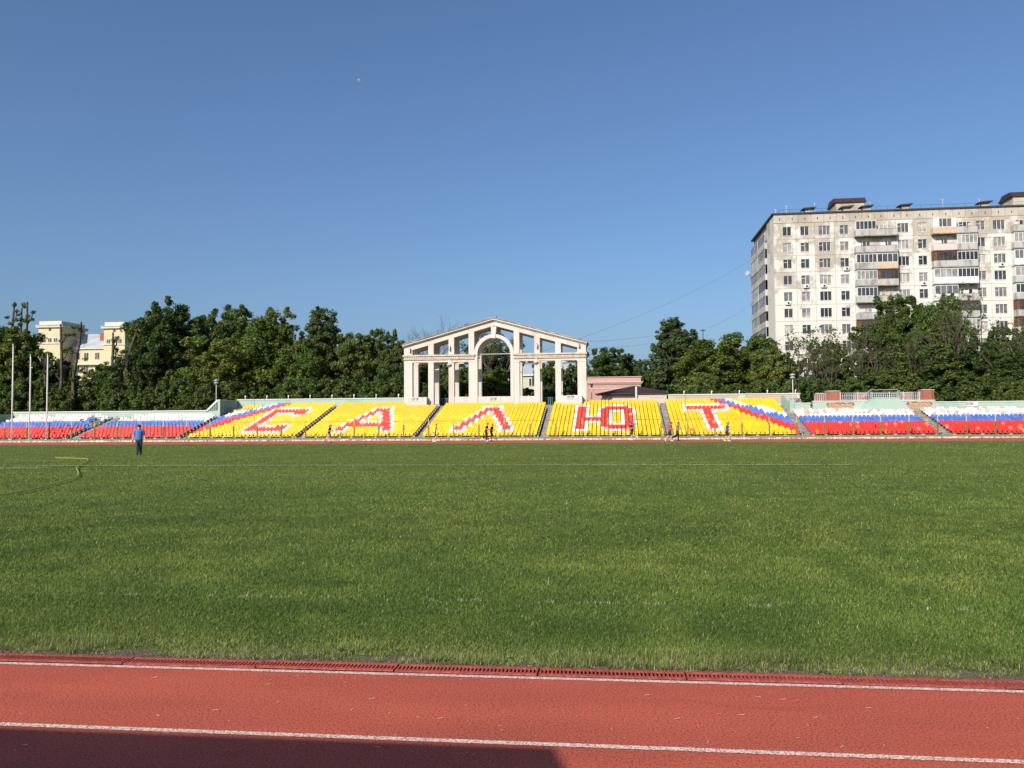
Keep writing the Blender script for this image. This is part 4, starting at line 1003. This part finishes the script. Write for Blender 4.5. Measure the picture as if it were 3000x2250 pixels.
TREES = [('B', -86.8, 113, 17.0, 5.2, 'bright green tree at the left edge behind the tallest flagpole'), ('A', -94.1, 118, 18.3, 4.8, 'dark tree cut by the left edge of the picture'), ('A', -82.0, 118, 12.0, 2.6, 'small dark tree between the left edge and the yellow building'),
 ('A', -66.2, 119, 20.6, 5.2, 'tall dark tree with ragged top right of the yellow building'), ('A', -67.6, 116, 14.0, 2.7, 'lower tree leaning over the right tower of the yellow building'), ('A', -63.9, 126, 19.6, 4.8, 'tree set back right of the ragged tall tree'),
 ('A', -59.0, 128, 21.2, 5.2, 'tall pale topped tree above the letter С lamp'), ('B', -55.0, 114, 14.8, 4.8, 'light green maple behind the lamp left of the letter С'), ('B', -49.8, 117, 17.3, 4.6, 'bright maple behind the letter С'),
 ('A', -52.8, 128, 20.5, 4.4, 'tall tree set back behind the bright maple'), ('C', -41.9, 120, 19.6, 3.6, 'tall narrow tree with feathery top between the letters С and А'), ('B', -42.9, 115, 14.2, 3.6, 'lower maple in front of the narrow feathery tree'),
 ('A', -36.9, 118, 15.3, 3.5, 'medium tree behind the letter А'), ('A', -34.0, 122, 16.2, 3.0, 'tree with two top tufts left of the bare tree'), ('A', -30.1, 117, 14.0, 2.6, 'tree against the left end of the portico'),
 ('A', -27.7, 126, 12.4, 3.1, 'dark tree seen through the leftmost openings of the portico'), ('A', -22.1, 121, 11.0, 3.0, 'dark tree seen through the left portal'), ('A', -18.6, 132, 14.4, 3.4, 'tree filling the upper part of the central arch'),
 ('B', -16.2, 118, 9.6, 3.0, 'low bright tree filling the lower part of the central arch'), ('A', -8.8, 123, 11.4, 2.3, 'dark tree seen through the right portal'), ('A', -5.0, 128, 11.2, 2.6, 'dark tree seen through the rightmost opening of the portico'),
 ('A', -.8, 138, 14.3, 3.8, 'dark tree above the pink building next to the portico'), ('C', 3.1, 142, 13.6, 2.3, 'small spiky tree above the right end of the pink building'), ('A', 5.6, 134, 11.8, 2.5, 'dark tree right of the pink building'),
 ('C', 9.0, 128, 17.9, 3.4, 'tall dark poplar standing alone against the sky'), ('C', 11.8, 132, 16.6, 3.0, 'second poplar crown just right of the tall dark poplar'), ('B', 13.9, 118, 13.3, 4.9, 'broad olive maple behind the letter Т'),
 ('B', 20.0, 123, 14.8, 4.4, 'broad olive maple before the left corner of the apartment block'), ('B', 11.8, 113, 8.6, 2.8, 'low maple at the foot of the poplar'), ('B', 20.8, 116, 12.0, 3.0, 'maple left of the round lamp at the right'),
 ('A', 23.8, 119, 10.4, 2.8, 'small dark tree above the round lamp at the right'), ('A', 31.2, 126, 13.4, 3.2, 'rounded dark tree before the lower windows of the block'), ('A', 43.4, 132, 21.0, 4.8, 'tallest tree before the apartment block'),
 ('A', 37.8, 126, 16.2, 4.3, 'tree left of the tallest one before the block'), ('A', 48.2, 130, 20.5, 3.6, 'tall spiky tree right of the tallest one before the block'), ('A', 40.7, 117, 12.0, 5.2, 'broad dark tree behind the mint rostrum'),
 ('A', 48.4, 122, 13.0, 4.2, 'dark tree behind the far right СЕКТОР sign'), ('A', 56.1, 128, 15.3, 3.6, 'dark tree before the right part of the block'), ('A', 52.2, 116, 10.8, 3.6, 'dark tree in the right corner above the mint wall'),
 ('A', 46.1, 112, 7.6, 3.6, 'low tree just above the mint wall right of the brick piers'), ('A', 33.4, 113, 8.3, 3.5, 'low tree behind the hooped railing'), ('A', 28.4, 112, 7.0, 2.9, 'low tree behind the left brick pier'), ('A', 58.2, 120, 15.0, 3.7, 'dark tree cut by the right edge of the picture'),
 ('A', -78.5, 115, 9.5, 2.6, 'low tree before the left tower of the yellow building'), ('A', -74.2, 116, 11.0, 2.4, 'low tree before the middle wing of the yellow building'), ('A', -71.2, 115, 11.4, 2.2, 'low tree before the right tower of the yellow building'), ('A', -81.5, 114, 12.5, 2.4, 'tree hiding the left end of the yellow building')]
for t_ in TREES: place(*t_, 'trees behind the stand')
SHR = [(-85.5, 109.1, 7.5), (-83.1, 109.4, 7.4), (-80.9, 110.1, 8.5), (-77.1, 110.5, 6.8), (-72.9, 113.1, 8.0), (-70.6, 114, 8.5), (-67.7, 110.1, 8.2), (-65.1, 110.1, 6.6), (-62.3, 109.8, 6.9), (-60.0, 110.2, 8.3), (-57.5, 110.4, 7.1), (-54.4, 109.3, 7.2), (-52.5, 110.7, 7.3), (-49.8, 110.3, 6.4), (-47.3, 110.3, 6.3), (-44.5, 109.5, 6.5), (-42.1, 109.6, 6.2), (-40.0, 110.7, 8.0), (-36.9, 109.8, 7.6), (-35.1, 110.9, 7.2), (-32.4, 110.1, 7.4), (-29.9, 109.8, 7.2), (-27.9, 111.4, 6.7), (-24, 114, 7), (-20.6, 115, 7.4), (-12.5, 116, 6.5), (-8, 115, 6), (9.0, 110.2, 5.7), (10.6, 110.6, 5.6), (12.8, 110.2, 7.1), (15.0, 110.7, 5.6), (17.2, 110.8, 6.3), (19.4, 110.3, 7.0), (21.6, 110.6, 6.2), (24, 110.5, 7.1), (26.4, 111.6, 5.4), (29.9, 110.5, 6.9), (31.9, 110.2, 5.7), (36.4, 110.0, 7.0), (38.6, 110.3, 6.5), (42.5, 109.8, 6.2), (44.4, 109.3, 6.8), (48.3, 109.0, 6.2), (50.9, 110.0, 6.6), (54, 110, 7)]
for i, (x, y, h) in enumerate(SHR): place('S', x, y, h, ra.uniform(2.0, 2.8), 'dark leafy shrub in the undergrowth just behind the stand walls', 'undergrowth shrubs')

def bare(name, x, y, H, spread, seed, label, depth=5, leaves=0, lm='leafA'):
    r = random.Random(seed); root = empty(name, (x, y, 0)); tag(root, label, 'tree', 'bare and pollarded trees')
    tk = MB(); tw = MB(); ends = []
    def grow(p, d, L, rad, k):
        q = p+d*L; mid = p.lerp(q, .5)+Vector((r.gauss(0, .04), r.gauss(0, .04), r.gauss(0, .03)))*L
        (tk if k < 2 else tw).tube([p, mid, q], [rad, rad*.85, rad*.68], 6 if k < 2 else 3, cap=False)
        if k >= depth: ends.append(q); return
        n = 3 if k < 3 else 2+(r.random() < .5)
        for i in range(n):
            a = r.uniform(0, 6.28); s = spread*r.uniform(.5, 1.2); nd = (d+Vector((math.cos(a)*s, math.sin(a)*s, r.uniform(-.1, .25)))).normalized()
            grow(p.lerp(q, r.uniform(.55, 1)) if i else q, nd, L*r.uniform(.62, .82), rad*.6, k+1)
    grow(Vector((0, 0, -.2)), Vector((r.gauss(0, .04), r.gauss(0, .04), 1)).normalized(), H*.33, H*.013, 0)
    tk.build('trunk', M['trunk'], root); tw.build('twigs', M['twig'], root)
    if leaves:
        q, ti = leaf_cloud(np.array([tuple(e) for e in ends]), np.full(len(ends), .45), leaves, .17, seed); quads_obj('crown', q, 4, ti, M[lm], root)
bare('bare_tree', -30.0, 128, 19.0, .55, 4, 'leafless tree showing above the left slope of the portico', 6)
bare('bare_tree', -17.4, 124, 15.5, .45, 8, 'thin branched tree with few leaves inside the central arch', 6, 2500)
bare('bare_tree', 25.2, 113, 13.5, .55, 9, 'leafless thicket tree right of the round lamp', 6, 900)
bare('bare_tree', 28.8, 113.5, 13.2, .6, 10, 'leafless tree behind the left brick pier', 6, 500)
bare('bare_tree', 33.0, 114.5, 14.5, .5, 12, 'thin leafless tree before the second balcony column', 6)
bare('bare_tree', 37.0, 114, 12.5, .6, 14, 'brownish bare tree behind the hooped railing', 6, 800)
bare('bare_tree', 45.5, 118, 17.5, .5, 13, 'bare tree before the balconies at the right', 6, 1200)
bare('bare_tree', 52.5, 119, 17.0, .5, 15, 'bare tree before the rightmost windows', 6, 700)
def pollard(x, y, H, lean, seed, label, clumps):
    r = random.Random(seed); root = empty('pollarded_tree', (x, y, 0)); tag(root, label, 'tree', 'bare and pollarded trees')
    pts = [Vector((lean*(i/6)**1.4+r.gauss(0, .12), r.gauss(0, .1), H*i/6)) for i in range(7)]
    tb = MB().tube(pts, [.30, .27, .25, .22, .20, .17, .13], 8); cs = []
    for k in range(4):
        i = r.randrange(3, 6); a = r.uniform(0, 6.28); e = pts[i]+Vector((math.cos(a)*.9, math.sin(a)*.9, r.uniform(.9, 2.2))); tb.tube([pts[i], pts[i].lerp(e, .5)+Vector((math.cos(a)*.2, 0, -.1)), e], [.11, .09, .06], 5); cs.append(tuple(e))
    tb.build('trunk', M['trunk'], root)
    for k in range(clumps): i = r.uniform(.25, 1); cs.append(tuple(Vector((lean*i**1.4, 0, H*i))+Vector((r.gauss(0, .5), r.gauss(0, .5), r.gauss(0, .4)))))
    q, ti = leaf_cloud(np.array(cs), np.full(len(cs), .42), 75*len(cs), .13, seed); quads_obj('crown', q, 4, ti, M['leafA'], root)
pollard(-93.3, 122, 21.2, 1.0, 1, 'pollarded tree at the left edge with one bare leaning spike', 12)
pollard(-91.2, 122, 20.2, .2, 2, 'pollarded tree with small leaf tufts, second from the left edge', 14)
pollard(-89.9, 121, 21.0, .5, 3, 'pollarded tree with a forked top left of the yellow building', 12)
pollard(-79.6, 112, 11.5, -.2, 4, 'short pollarded trunk left of the yellow building front', 8)
pollard(-77.4, 112, 16.3, -.1, 5, 'slim pollarded trunk before the left tower of the yellow building', 7)
pollard(-75.3, 111, 16.4, 1.6, 6, 'dark pollarded trunk leaning right before the yellow building', 7)
pollard(-70.6, 112.5, 15.0, .8, 7, 'thin pale pollarded trunk before the right tower of the yellow building', 16)
pollard(-70.0, 113.5, 15.6, 3.0, 8, 'forked pollarded trunk leaning toward the big dark tree', 16)

# ------------------------------------------------------------------ people
SK = mat('skin', (.52, .30, .21), .6, var=.05)
def capsule(mb, a, b, ra, rb, sy=1.0, n=12):
    """tapered capsule from a to b; sy widens it across the body (local y)"""
    a, b = Vector(a), Vector(b); d = b-a; L = max(d.length, 1e-4); d = d/L
    u = d.cross(Vector((0, 1, 0)) if abs(d.y) < .9 else Vector((1, 0, 0))).normalized(); w = d.cross(u)
    rings = [(a-d*ra*math.cos(t), ra*math.sin(t)) for t in (.15, .6, 1.1)]+[(a, ra), (a.lerp(b, .5), (ra+rb)/2), (b, rb)]+[(b+d*rb*math.cos(t), rb*math.sin(t)) for t in (1.1, .6, .15)]
    v = []
    for c, r in rings:
        for k in range(n):
            t = 2*math.pi*k/n; o = (u*math.cos(t)+w*math.sin(t))*r; v.append((c.x+o.x, c.y+o.y*sy, c.z+o.z))
    m = len(rings); f = [(i*n+k, i*n+(k+1)%n, (i+1)*n+(k+1)%n, (i+1)*n+k) for i in range(m-1) for k in range(n)]
    f += [tuple(range(n-1, -1, -1)), tuple(range((m-1)*n, m*n))]; mb.add(v, f)
def fused(name, mb, m, parent, vox=.016):
    o = mb.build(name, m, parent, True); r = o.modifiers.new('Remesh', 'REMESH'); r.mode = 'VOXEL'; r.voxel_size = vox; r.use_smooth_shade = True
    sm = o.modifiers.new('Smooth', 'SMOOTH'); sm.factor = .5; sm.iterations = 3; return o
def person(label, x, y, heading, H, P, shirt, bottom, shoe, hair, long_legs=False, belly=0, extra=None, trim=None):
    root = empty('person', (x, y, .012), heading); k = H/1.75; root.scale = (k, k, k); tag(root, label, 'person', 'people on the pitch and track')
    J = {n: Vector(v) for n, v in P.items()}; L = lambda a, b, t: J[a].lerp(J[b], t); Z = Vector((0, 0, 1))
    hd = J['head']; b = MB()
    capsule(b, J['pelvis'], J['waist'], .115, .11+belly, 1.32); capsule(b, J['waist'], J['chest'], .11+belly, .125, 1.38); capsule(b, J['chest']+Z*.05, J['neck'], .075, .052, 1.3)
    capsule(b, J['neck'], hd, .056, .058); capsule(b, hd+Vector((.012, 0, -.045)), hd+Vector((.0, 0, .055)), .066, .088, .88)
    capsule(b, hd+Vector((.075, 0, .015)), hd+Vector((.098, 0, -.015)), .012, .017); capsule(b, hd+Vector((.07, 0, -.075)), hd+Vector((.05, 0, -.085)), .03, .03)
    for q in (-1, 1): capsule(b, hd+Vector((-.005, q*.078, -.01)), hd+Vector((-.01, q*.082, .025)), .018, .02, .6)
    for s in 'lr':
        capsule(b, J['hip'+s], J['knee'+s], .09, .058); capsule(b, J['knee'+s], L('knee'+s, 'ank'+s, .35), .058, .06); capsule(b, L('knee'+s, 'ank'+s, .35), J['ank'+s], .06, .038); capsule(b, J['ank'+s], J['toe'+s], .04, .03, 1.15)
        capsule(b, J['sh'+s], J['elb'+s], .06, .044); capsule(b, J['elb'+s], J['wr'+s], .046, .03)
        w = J['wr'+s]; d = (w-J['elb'+s]).normalized(); u = Z-d*Z.dot(d); u = u.normalized() if u.length > .3 else Vector((1, 0, 0)); c = d.cross(u)
        capsule(b, w+d*.02, w+d*.075, .03, .036)
        for o_, Lf in ((-.034, .062), (-.012, .076), (.012, .072), (.034, .054)): capsule(b, w+d*.085+u*o_, w+d*(.085+Lf*.55)+u*o_, .011, .0105, n=8); capsule(b, w+d*(.085+Lf*.55)+u*o_, w+d*(.085+Lf*.8)+u*o_+c*.03, .0105, .0095, n=8)
        capsule(b, w+d*.04+u*.035, w+d*.085+u*.062, .013, .011, n=8)
    fused('body', b, SK, root, .013)
    t = MB(); capsule(t, J['pelvis']-Z*.0, J['waist'], .142+belly*.5, .135+belly, 1.30); capsule(t, J['waist'], J['chest'], .135+belly, .148+belly*.2, 1.36); capsule(t, J['chest']+Z*.04, J['neck']-Z*.04, .10, .066, 1.45)
    for s in 'lr': capsule(t, L('chest', 'sh'+s, .6)+Z*.02, J['sh'+s], .10, .084); capsule(t, J['sh'+s], L('sh'+s, 'elb'+s, .62), .084, .072)
    fused('shirt', t, shirt, root)
    t = MB(); capsule(t, J['pelvis']+Z*.03, J['pelvis']-Z*.06, .135, .13, 1.30)
    for s in 'lr':
        if long_legs: capsule(t, J['hip'+s], J['knee'+s], .112, .086); capsule(t, J['knee'+s], L('knee'+s, 'ank'+s, .93), .086, .072)
        else: capsule(t, J['hip'+s], L('hip'+s, 'knee'+s, .72), .112, .104)
    o = fused('trousers' if long_legs else 'shorts', t, bottom, root)
    if trim:
        for s in 'lr': bx(-.02, .02, -.006, .006, -.16, .16).build('side_stripe', trim, root, False, tuple(L('hip'+s, 'knee'+s, .35)+Vector((0, .118 if s == 'l' else -.118, 0))))
    for s in 'lr':
        a, e = J['ank'+s], J['toe'+s]; d = e-a; t = MB(); capsule(t, a-d*.22-Z*.035*(a.z < .16), a.lerp(e, .5), .046, .05); capsule(t, a.lerp(e, .4), e+d*.10, .05, .036, 1.15); fused('shoe', t, shoe, root, .014)
    t = MB(); capsule(t, hd+Vector((-.035, 0, -.02)), hd+Vector((-.018, 0, .065)), .075, .096, .92); capsule(t, hd+Vector((.0, 0, .085)), hd+Vector((.045, 0, .105)), .07, .05, 1.05); fused('hair', t, hair, root, .014)
    for s in (-1, 1): MB().lathe([(.001, -.011), (.011, 0), (.001, .011)], tuple(hd+Vector((.078, s*.03, .022))), 6).build('eye', M['dark'], root, True)
    if extra: extra(root, J)
    return root
C_ = lambda n, c: mat('cloth_'+n, c, .85, var=.12, scale=12)
BLK, NAVY, MAR = C_('black', (.02, .02, .024)), C_('navy', (.02, .025, .10)), C_('maroon', (.10, .018, .028))
HR, HR2 = mat('hair_dark', (.035, .022, .015), .8), mat('hair_fair', (.16, .09, .045), .8)
WHT, LIME, RED, BLUE, TEE, GRY, JEAN = C_('white', (.7, .7, .68)), C_('lime', (.55, .72, .10)), C_('red', (.36, .035, .035)), C_('blue', (.03, .055, .30)), C_('teeblue', (.055, .17, .44)), C_('purple', (.17, .13, .18)), C_('charcoal', (.035, .035, .042))
def pose(lean=.06, fl=((.16, .50), (.14, .09), (.30, .045)), rl=((-.03, .50), (-.42, .33), (-.47, .20)), arml=((-.10, 1.17), (.14, 1.13)), armr=((-.05, 1.15), (.22, 1.2)), z=.0):
    q = {'pelvis': (0, 0, .95), 'waist': (lean*.3, 0, 1.12), 'chest': (lean*.8, 0, 1.34), 'neck': (lean*1.2, 0, 1.49), 'head': (lean*1.5+.02, 0, 1.60)}
    for s, sg, leg, arm in (('l', 1, rl, arml), ('r', -1, fl, armr)):
        q['hip'+s] = (0, sg*.085, .88); q['knee'+s] = (leg[0][0], sg*.085, leg[0][1]); q['ank'+s] = (leg[1][0], sg*.08, leg[1][1]); q['toe'+s] = (leg[2][0], sg*.085, leg[2][1])
        q['sh'+s] = (lean*.8, sg*.19, 1.415); q['elb'+s] = (lean+arm[0][0], sg*.245, arm[0][1]); q['wr'+s] = (lean+arm[1][0], sg*.2, arm[1][1])
    return q
walk = pose(.02, ((.10, .49), (.13, .10), (.28, .045)), ((-.02, .48), (-.18, .13), (-.06, .045)), ((-.05, 1.12), (.0, .88)), ((-.02, 1.12), (.06, .87)))
for s, sg in (('l', 1), ('r', -1)): walk['sh'+s] = (.02, sg*.21, 1.41); walk['elb'+s] = (-.02, sg*.29, 1.13); walk['wr'+s] = (.06, sg*.33, .90); walk['hip'+s] = (0, sg*.09, .88)
def cap_(root, J):
    h = J['head']; MB().lathe([(.105, .03), (.112, .07), (.095, .13), (.05, .165), (.001, .175)], tuple(h), 12).add([(h.x+.08, h.y-.07, h.z+.055), (h.x+.08, h.y+.07, h.z+.055), (h.x+.20, h.y+.05, h.z+.035), (h.x+.20, h.y-.05, h.z+.035), (h.x+.08, h.y-.07, h.z+.07), (h.x+.08, h.y+.07, h.z+.07), (h.x+.20, h.y+.05, h.z+.045), (h.x+.20, h.y-.05, h.z+.045)], [(0,3,2,1),(4,5,6,7),(0,1,5,4),(1,2,6,5),(2,3,7,6),(3,0,4,7)]).build('cap', HR, root, True)
person('man in a blue T-shirt, dark trousers and cap walking on the grass', -28.2, 48.2, R(-62), 1.83, walk, TEE, JEAN, BLK, HR, True, .018, cap_)
person('runner in black T-shirt and white-striped dark shorts below the letters С and А', -26.9, 79.0, 0, 1.72, pose(.10), BLK, NAVY, BLK, HR2, trim=WHT)
person('runner in lime T-shirt and navy shorts near the А and Л stairway', -17.0, 80.8, 0, 1.80, pose(.12, ((.16, .52), (.0, .10), (.13, .05)), ((.12, .50), (-.14, .12), (-.02, .05)), ((.0, 1.16), (.25, 1.18)), ((-.05, 1.15), (.2, 1.15))), LIME, NAVY, WHT, HR2, trim=WHT)
person('taller runner in maroon T-shirt and black tights, in the pair below the letter Л', -12.15, 82.0, 0, 1.80, pose(.10, ((.10, .50), (.03, .10), (.18, .05)), ((.02, .48), (-.35, .38), (-.40, .24))), MAR, BLK, WHT, HR, True)
person('shorter runner in black with dark shorts, in the pair below the letter Л', -11.75, 82.8, 0, 1.70, pose(.10, ((.20, .52), (-.02, .10), (.12, .05)), ((.05, .50), (-.3, .3), (-.34, .18))), BLK, BLK, BLK, HR2)
person('runner in black heading left below the letter Ю', 2.0, 84.6, R(180), 1.80, pose(.08, ((.08, .50), (-.03, .09), (.12, .045)), ((.05, .50), (-.44, .36), (-.52, .22))), BLK, BLK, WHT, HR)
person('runner in red T-shirt and black shorts near the Ю and Т stairway', 5.3, 79.4, 0, 1.78, pose(.10, ((.10, .50), (.12, .10), (.26, .045)), ((-.14, .50), (-.40, .17), (-.36, .05))), RED, BLK, WHT, HR)
person('runner in greyish purple top and long black tights beside the red runner', 6.05, 80.2, 0, 1.78, pose(.06, ((.10, .50), (.06, .10), (.20, .045)), ((-.06, .50), (-.42, .34), (-.46, .2))), GRY, BLK, BLK, HR, True)
person('runner in dark blue T-shirt and cream shoes below the letter Т', 10.25, 77.9, 0, 1.72, pose(.06, ((.13, .52), (.10, .10), (.26, .045)), ((-.02, .50), (-.24, .14), (-.10, .045)), ((.04, 1.15), (.30, 1.08)), ((.04, 1.15), (.26, 1.08))), BLUE, BLK, mat('cream_shoe', (.72, .66, .40), .7), HR2)

# ------------------------------------------------------------------ hose, grass, flowers
hz = [(-18.2, 17.0), (-16.4, 18.6), (-15.42, 20.0), (-15.55, 20.9), (-15.95, 22.2), (-16.7, 24), (-17.9, 26.7), (-18.7, 28.1), (-20.1, 30.2), (-21.7, 32.5), (-23.4, 35.2), (-25, 38.1), (-26.3, 40.3), (-27.8, 42.2), (-30.5, 43.4)]
pts = []
for i in range(len(hz)-1):
    p0, p1, p2, p3 = (Vector((*hz[max(0, min(len(hz)-1, j))], .075)) for j in (i-1, i, i+1, i+2))
    for s in range(5):
        t_ = s/5; pts.append(.5*((2*p1)+(-p0+p2)*t_+(2*p0-5*p1+4*p2-p3)*t_**2+(-p0+3*p1-3*p2+p3)*t_**3))
tag(MB().tube(pts, .016, 6).build('garden_hose', M['hose'], None, True), 'yellow hose snaking over the grass at the left', 'hose')

def grass():
    r = np.random.default_rng(3); F_ = 850.; n = 800000
    # depth sampled evenly over the rows it covers in view
    u = r.random(n); a, b = 1/6.28, 1/76.3; Y = 1/(a+(b-a)*u)
    X = (r.random(n)*2-1)*(Y*.66+1.6)-Y*.118
    edge = vnoise(X*1.3+40, Y*0+3, 5); pn = vnoise(X*2.1+7, Y*2.6+9, 8)
    fine = vnoise(X*9+3, Y*9+1, 15); keep = (Y > 6.255+.13*edge**2*fine+.05*fine) & ~((Y < 6.7) & (.6*pn+.4*fine+.35*(6.7-Y)/.45 > .80)) & ~((Y < 7.2) & (X > 2.2) & (.6*pn+.4*fine > .50+.5*(Y-6.3)/.9))
    X, Y = X[keep], Y[keep]; n = len(X)
    s = (Y/6.5); h = (.014+.018*r.random(n))*np.clip(s, 1, 2.0)**.5; w = .0026*(.7+.6*r.random(n))*s**.92
    tall = r.random(n) < .004; h[tall] *= 2.3
    nearedge = Y < 6.75; tuft = nearedge & (vnoise(X*3+1, Y*3+2, 14) > .55); h[tuft] *= 2.0
    az = r.random(n)*6.283; ln = r.normal(size=n)*np.where(Y < 16, 1.15, .7); dx, dy = np.cos(az), np.sin(az)
    base = np.stack([X, Y, np.full(n, .003)], 1); side = np.stack([-dy*w, dx*w, np.zeros(n)], 1)
    tip = base+np.stack([dx*h*ln, dy*h*ln, h], 1)
    tri_ = np.stack([base-side, base+side, tip], 1)
    lowf = vnoise(X*.22+3, Y*.16+5, 21)*.6+vnoise(X*.7+1, Y*.55, 22)*.4; mid = vnoise(X*2.2, Y*1.6, 23)
    v = (.86+.16*(lowf-.5)+.17*(mid-.5)+.16*(vnoise(X*.5, Y*3.0, 27)-.5)+.20*(vnoise(X*.03+5, Y*.45, 28)-.5)+r.normal(size=n)*.20).clip(.35, 1.5)
    yel = (vnoise(X*.35+9, Y*.28+4, 24)*.35+.4*mid+.13)+r.normal(size=n)*.16
    yel = yel+np.clip((7.5-Y)/1.2, 0, 1)*.42+np.clip((Y-22)/80, 0, .15)
    g0 = np.array([.083, .156, .025]); g1 = np.array([.207, .264, .052]); dry = np.array([.42, .37, .20])
    t_ = np.clip((yel-.30)/.6, 0, 1)[:, None]; col = g0*(1-t_)+g1*t_
    dr = r.random(n) < (.03+.30*np.clip((6.95-Y)/.65, 0, 1)); col[dr] = dry
    # chalk touching the blades of the near touch line
    ch = (np.abs(Y-8.52) < .035) & (vnoise(X*4.5, Y*0, 31)*.6+.5*vnoise(X*17, Y*20, 32) > .66) & (r.random(n) < .4); col[ch] = (.50, .52, .42)
    o = quads_obj('grass', tri_, 3, col*v[:, None], M['blade']); tag(o, 'short green turf of the playing field', 'grass', kind='stuff')
    # dandelion clocks and yellow heads
    m = 700; Y = 15+60*r.random(m)**.8; X = (r.random(m)*2-1)*Y*.66-Y*.118; k = vnoise(X*.12+3, Y*.12, 40)+.25*(X > 3) > .58
    X, Y = X[k], Y[k]; m = len(X); mb_v = []; cols = []
    for i in range(m):
        rad = random.uniform(.006, .010)*(1+Y[i]/24); zz = random.uniform(.05, .11); c = np.array([X[i], Y[i], zz])
        ax = [np.array(d)*rad for d in ((1, 0, 0), (0, 1, 0), (0, 0, 1))]; col = (.38, .40, .32) if random.random() > .06 else (.7, .55, .03)
        for sx in (-1, 1):
            for sy in (-1, 1):
                for sz in (-1, 1): mb_v.append([c+sx*ax[0], c+sy*ax[1], c+sz*ax[2]]); cols.append(col)
        mb_v.append([c+(-.003, 0, 0), c+(.003, 0, 0), c+(0, 0, -zz)]); cols.append((.1, .14, .05))
    o = quads_obj('dandelion_heads', np.array(mb_v), 3, np.array(cols), M['blade']); tag(o, 'small pale dandelion heads dotting the turf', 'flowers', kind='stuff')
    m = 2600; vv = []; cols = []
    for i in range(m):
        x = random.uniform(-6, 5.5); y = 6.27+abs(random.gauss(0, .10))+(.25*random.random() if x > 2 else 0); q = random.uniform(.003, .011); c = np.array([x, y, .006])
        a3 = [c+np.array([math.cos(t+i), math.sin(t+i), 0])*q*random.uniform(.7, 1.3) for t in (0, 2.1, 4.2)]; tp_ = c+np.array([0, 0, q*random.uniform(.6, 1.3)]); k_ = random.choice((.5, .8, 1.0, 1.3))
        for u_, w_ in ((0, 1), (1, 2), (2, 0)): vv.append([a3[u_], a3[w_], tp_]); cols.append((.17*k_, .135*k_, .10*k_))
    o = quads_obj('soil_clods', np.array(vv), 3, np.array(cols), M['blade']); tag(o, 'crumbs of dry soil along the drain', 'soil', kind='stuff')
    # straw and grit on the near track
    m = 150; vv = []; cols = []
    for i in range(m):
        x = random.uniform(-5, 5); y = random.uniform(3.5, 5.98); a_ = random.gauss(0, .5); L_ = random.choice((.004, .006, .02)); d = np.array([math.cos(a_), math.sin(a_), 0])*L_; e = np.array([-d[1], d[0], 0])/L_*.0022; c = np.array([x, y, .0065])
        vv.append([c-d-e, c+d-e, c+d+e+(0, 0, .002), c-d+e]); cols.append((.6, .5, .4))
    o = quads_obj('straw_litter', np.array(vv), 4, np.array(cols), M['blade']); tag(o, 'tiny bits of straw scattered on the red track', 'litter', kind='stuff')
grass()

# ------------------------------------------------------------------ canopy of the main stand behind the viewer (shades the near track)
hC = 3.6; kx = math.tan(math.pi/2-SUN_EL)*hC
cx, cy = -.335-math.sin(SUN_AZ)*kx, 4.765-math.cos(SUN_AZ)*kx
M['canopy'] = mat('canopy_dark', (.035, .032, .03), .9)
cn = empty('stand_canopy', (cx-20, cy-8, 0)); tag(cn, 'flat canopy of the main stand, casting the dark shadow on the near track', 'canopy')
ox, oy = 20, 8
MB().hexa([(ox-45, oy-14, hC-.3), (ox+4.2, oy-14, hC-.3), (ox, oy, hC-.3), (ox-45, oy, hC-.3), (ox-45, oy-14, hC), (ox+4.2, oy-14, hC), (ox, oy, hC), (ox-45, oy, hC)]).build('roof', M['canopy'], cn)
for x in range(-24, 20, 8): bx(x-.2, x+.2, -4, -3.6, 0, hC-.3).build('column', M['canopy'], cn)
bx(-25, 20, -6, -5.7, 0, hC-.3).build('rear_wall', M['canopy'], cn)

# ------------------------------------------------------------------ faint daytime moon
mo = bpy.data.materials.new('pale_moon'); mo.use_nodes = True; N = mo.node_tree.nodes; L = mo.node_tree.links; N.clear()
o_ = N.new('ShaderNodeOutputMaterial'); a_ = N.new('ShaderNodeBsdfDiffuse'); a_.inputs[0].default_value = (.5, .5, .5, 1); b_ = N.new('ShaderNodeBsdfTransparent'); c_ = N.new('ShaderNodeMixShader'); c_.inputs[0].default_value = .72
L.new(a_.outputs[0], c_.inputs[1]); L.new(b_.outputs[0], c_.inputs[2]); L.new(c_.outputs[0], o_.inputs[0])
pr = [(max(.01, math.sin(math.pi*i/8))*5.5, -math.cos(math.pi*i/8)*5.5) for i in range(9)]
dm = (fw*2490+rt2*(1052-1500)+up2*(1125-235)).normalized()*3000
tag(MB().lathe(pr, n=14).build('moon', mo, None, True, tuple(dm+Vector((0, 0, CAM_H)))), 'tiny pale moon high in the blue sky', 'moon')
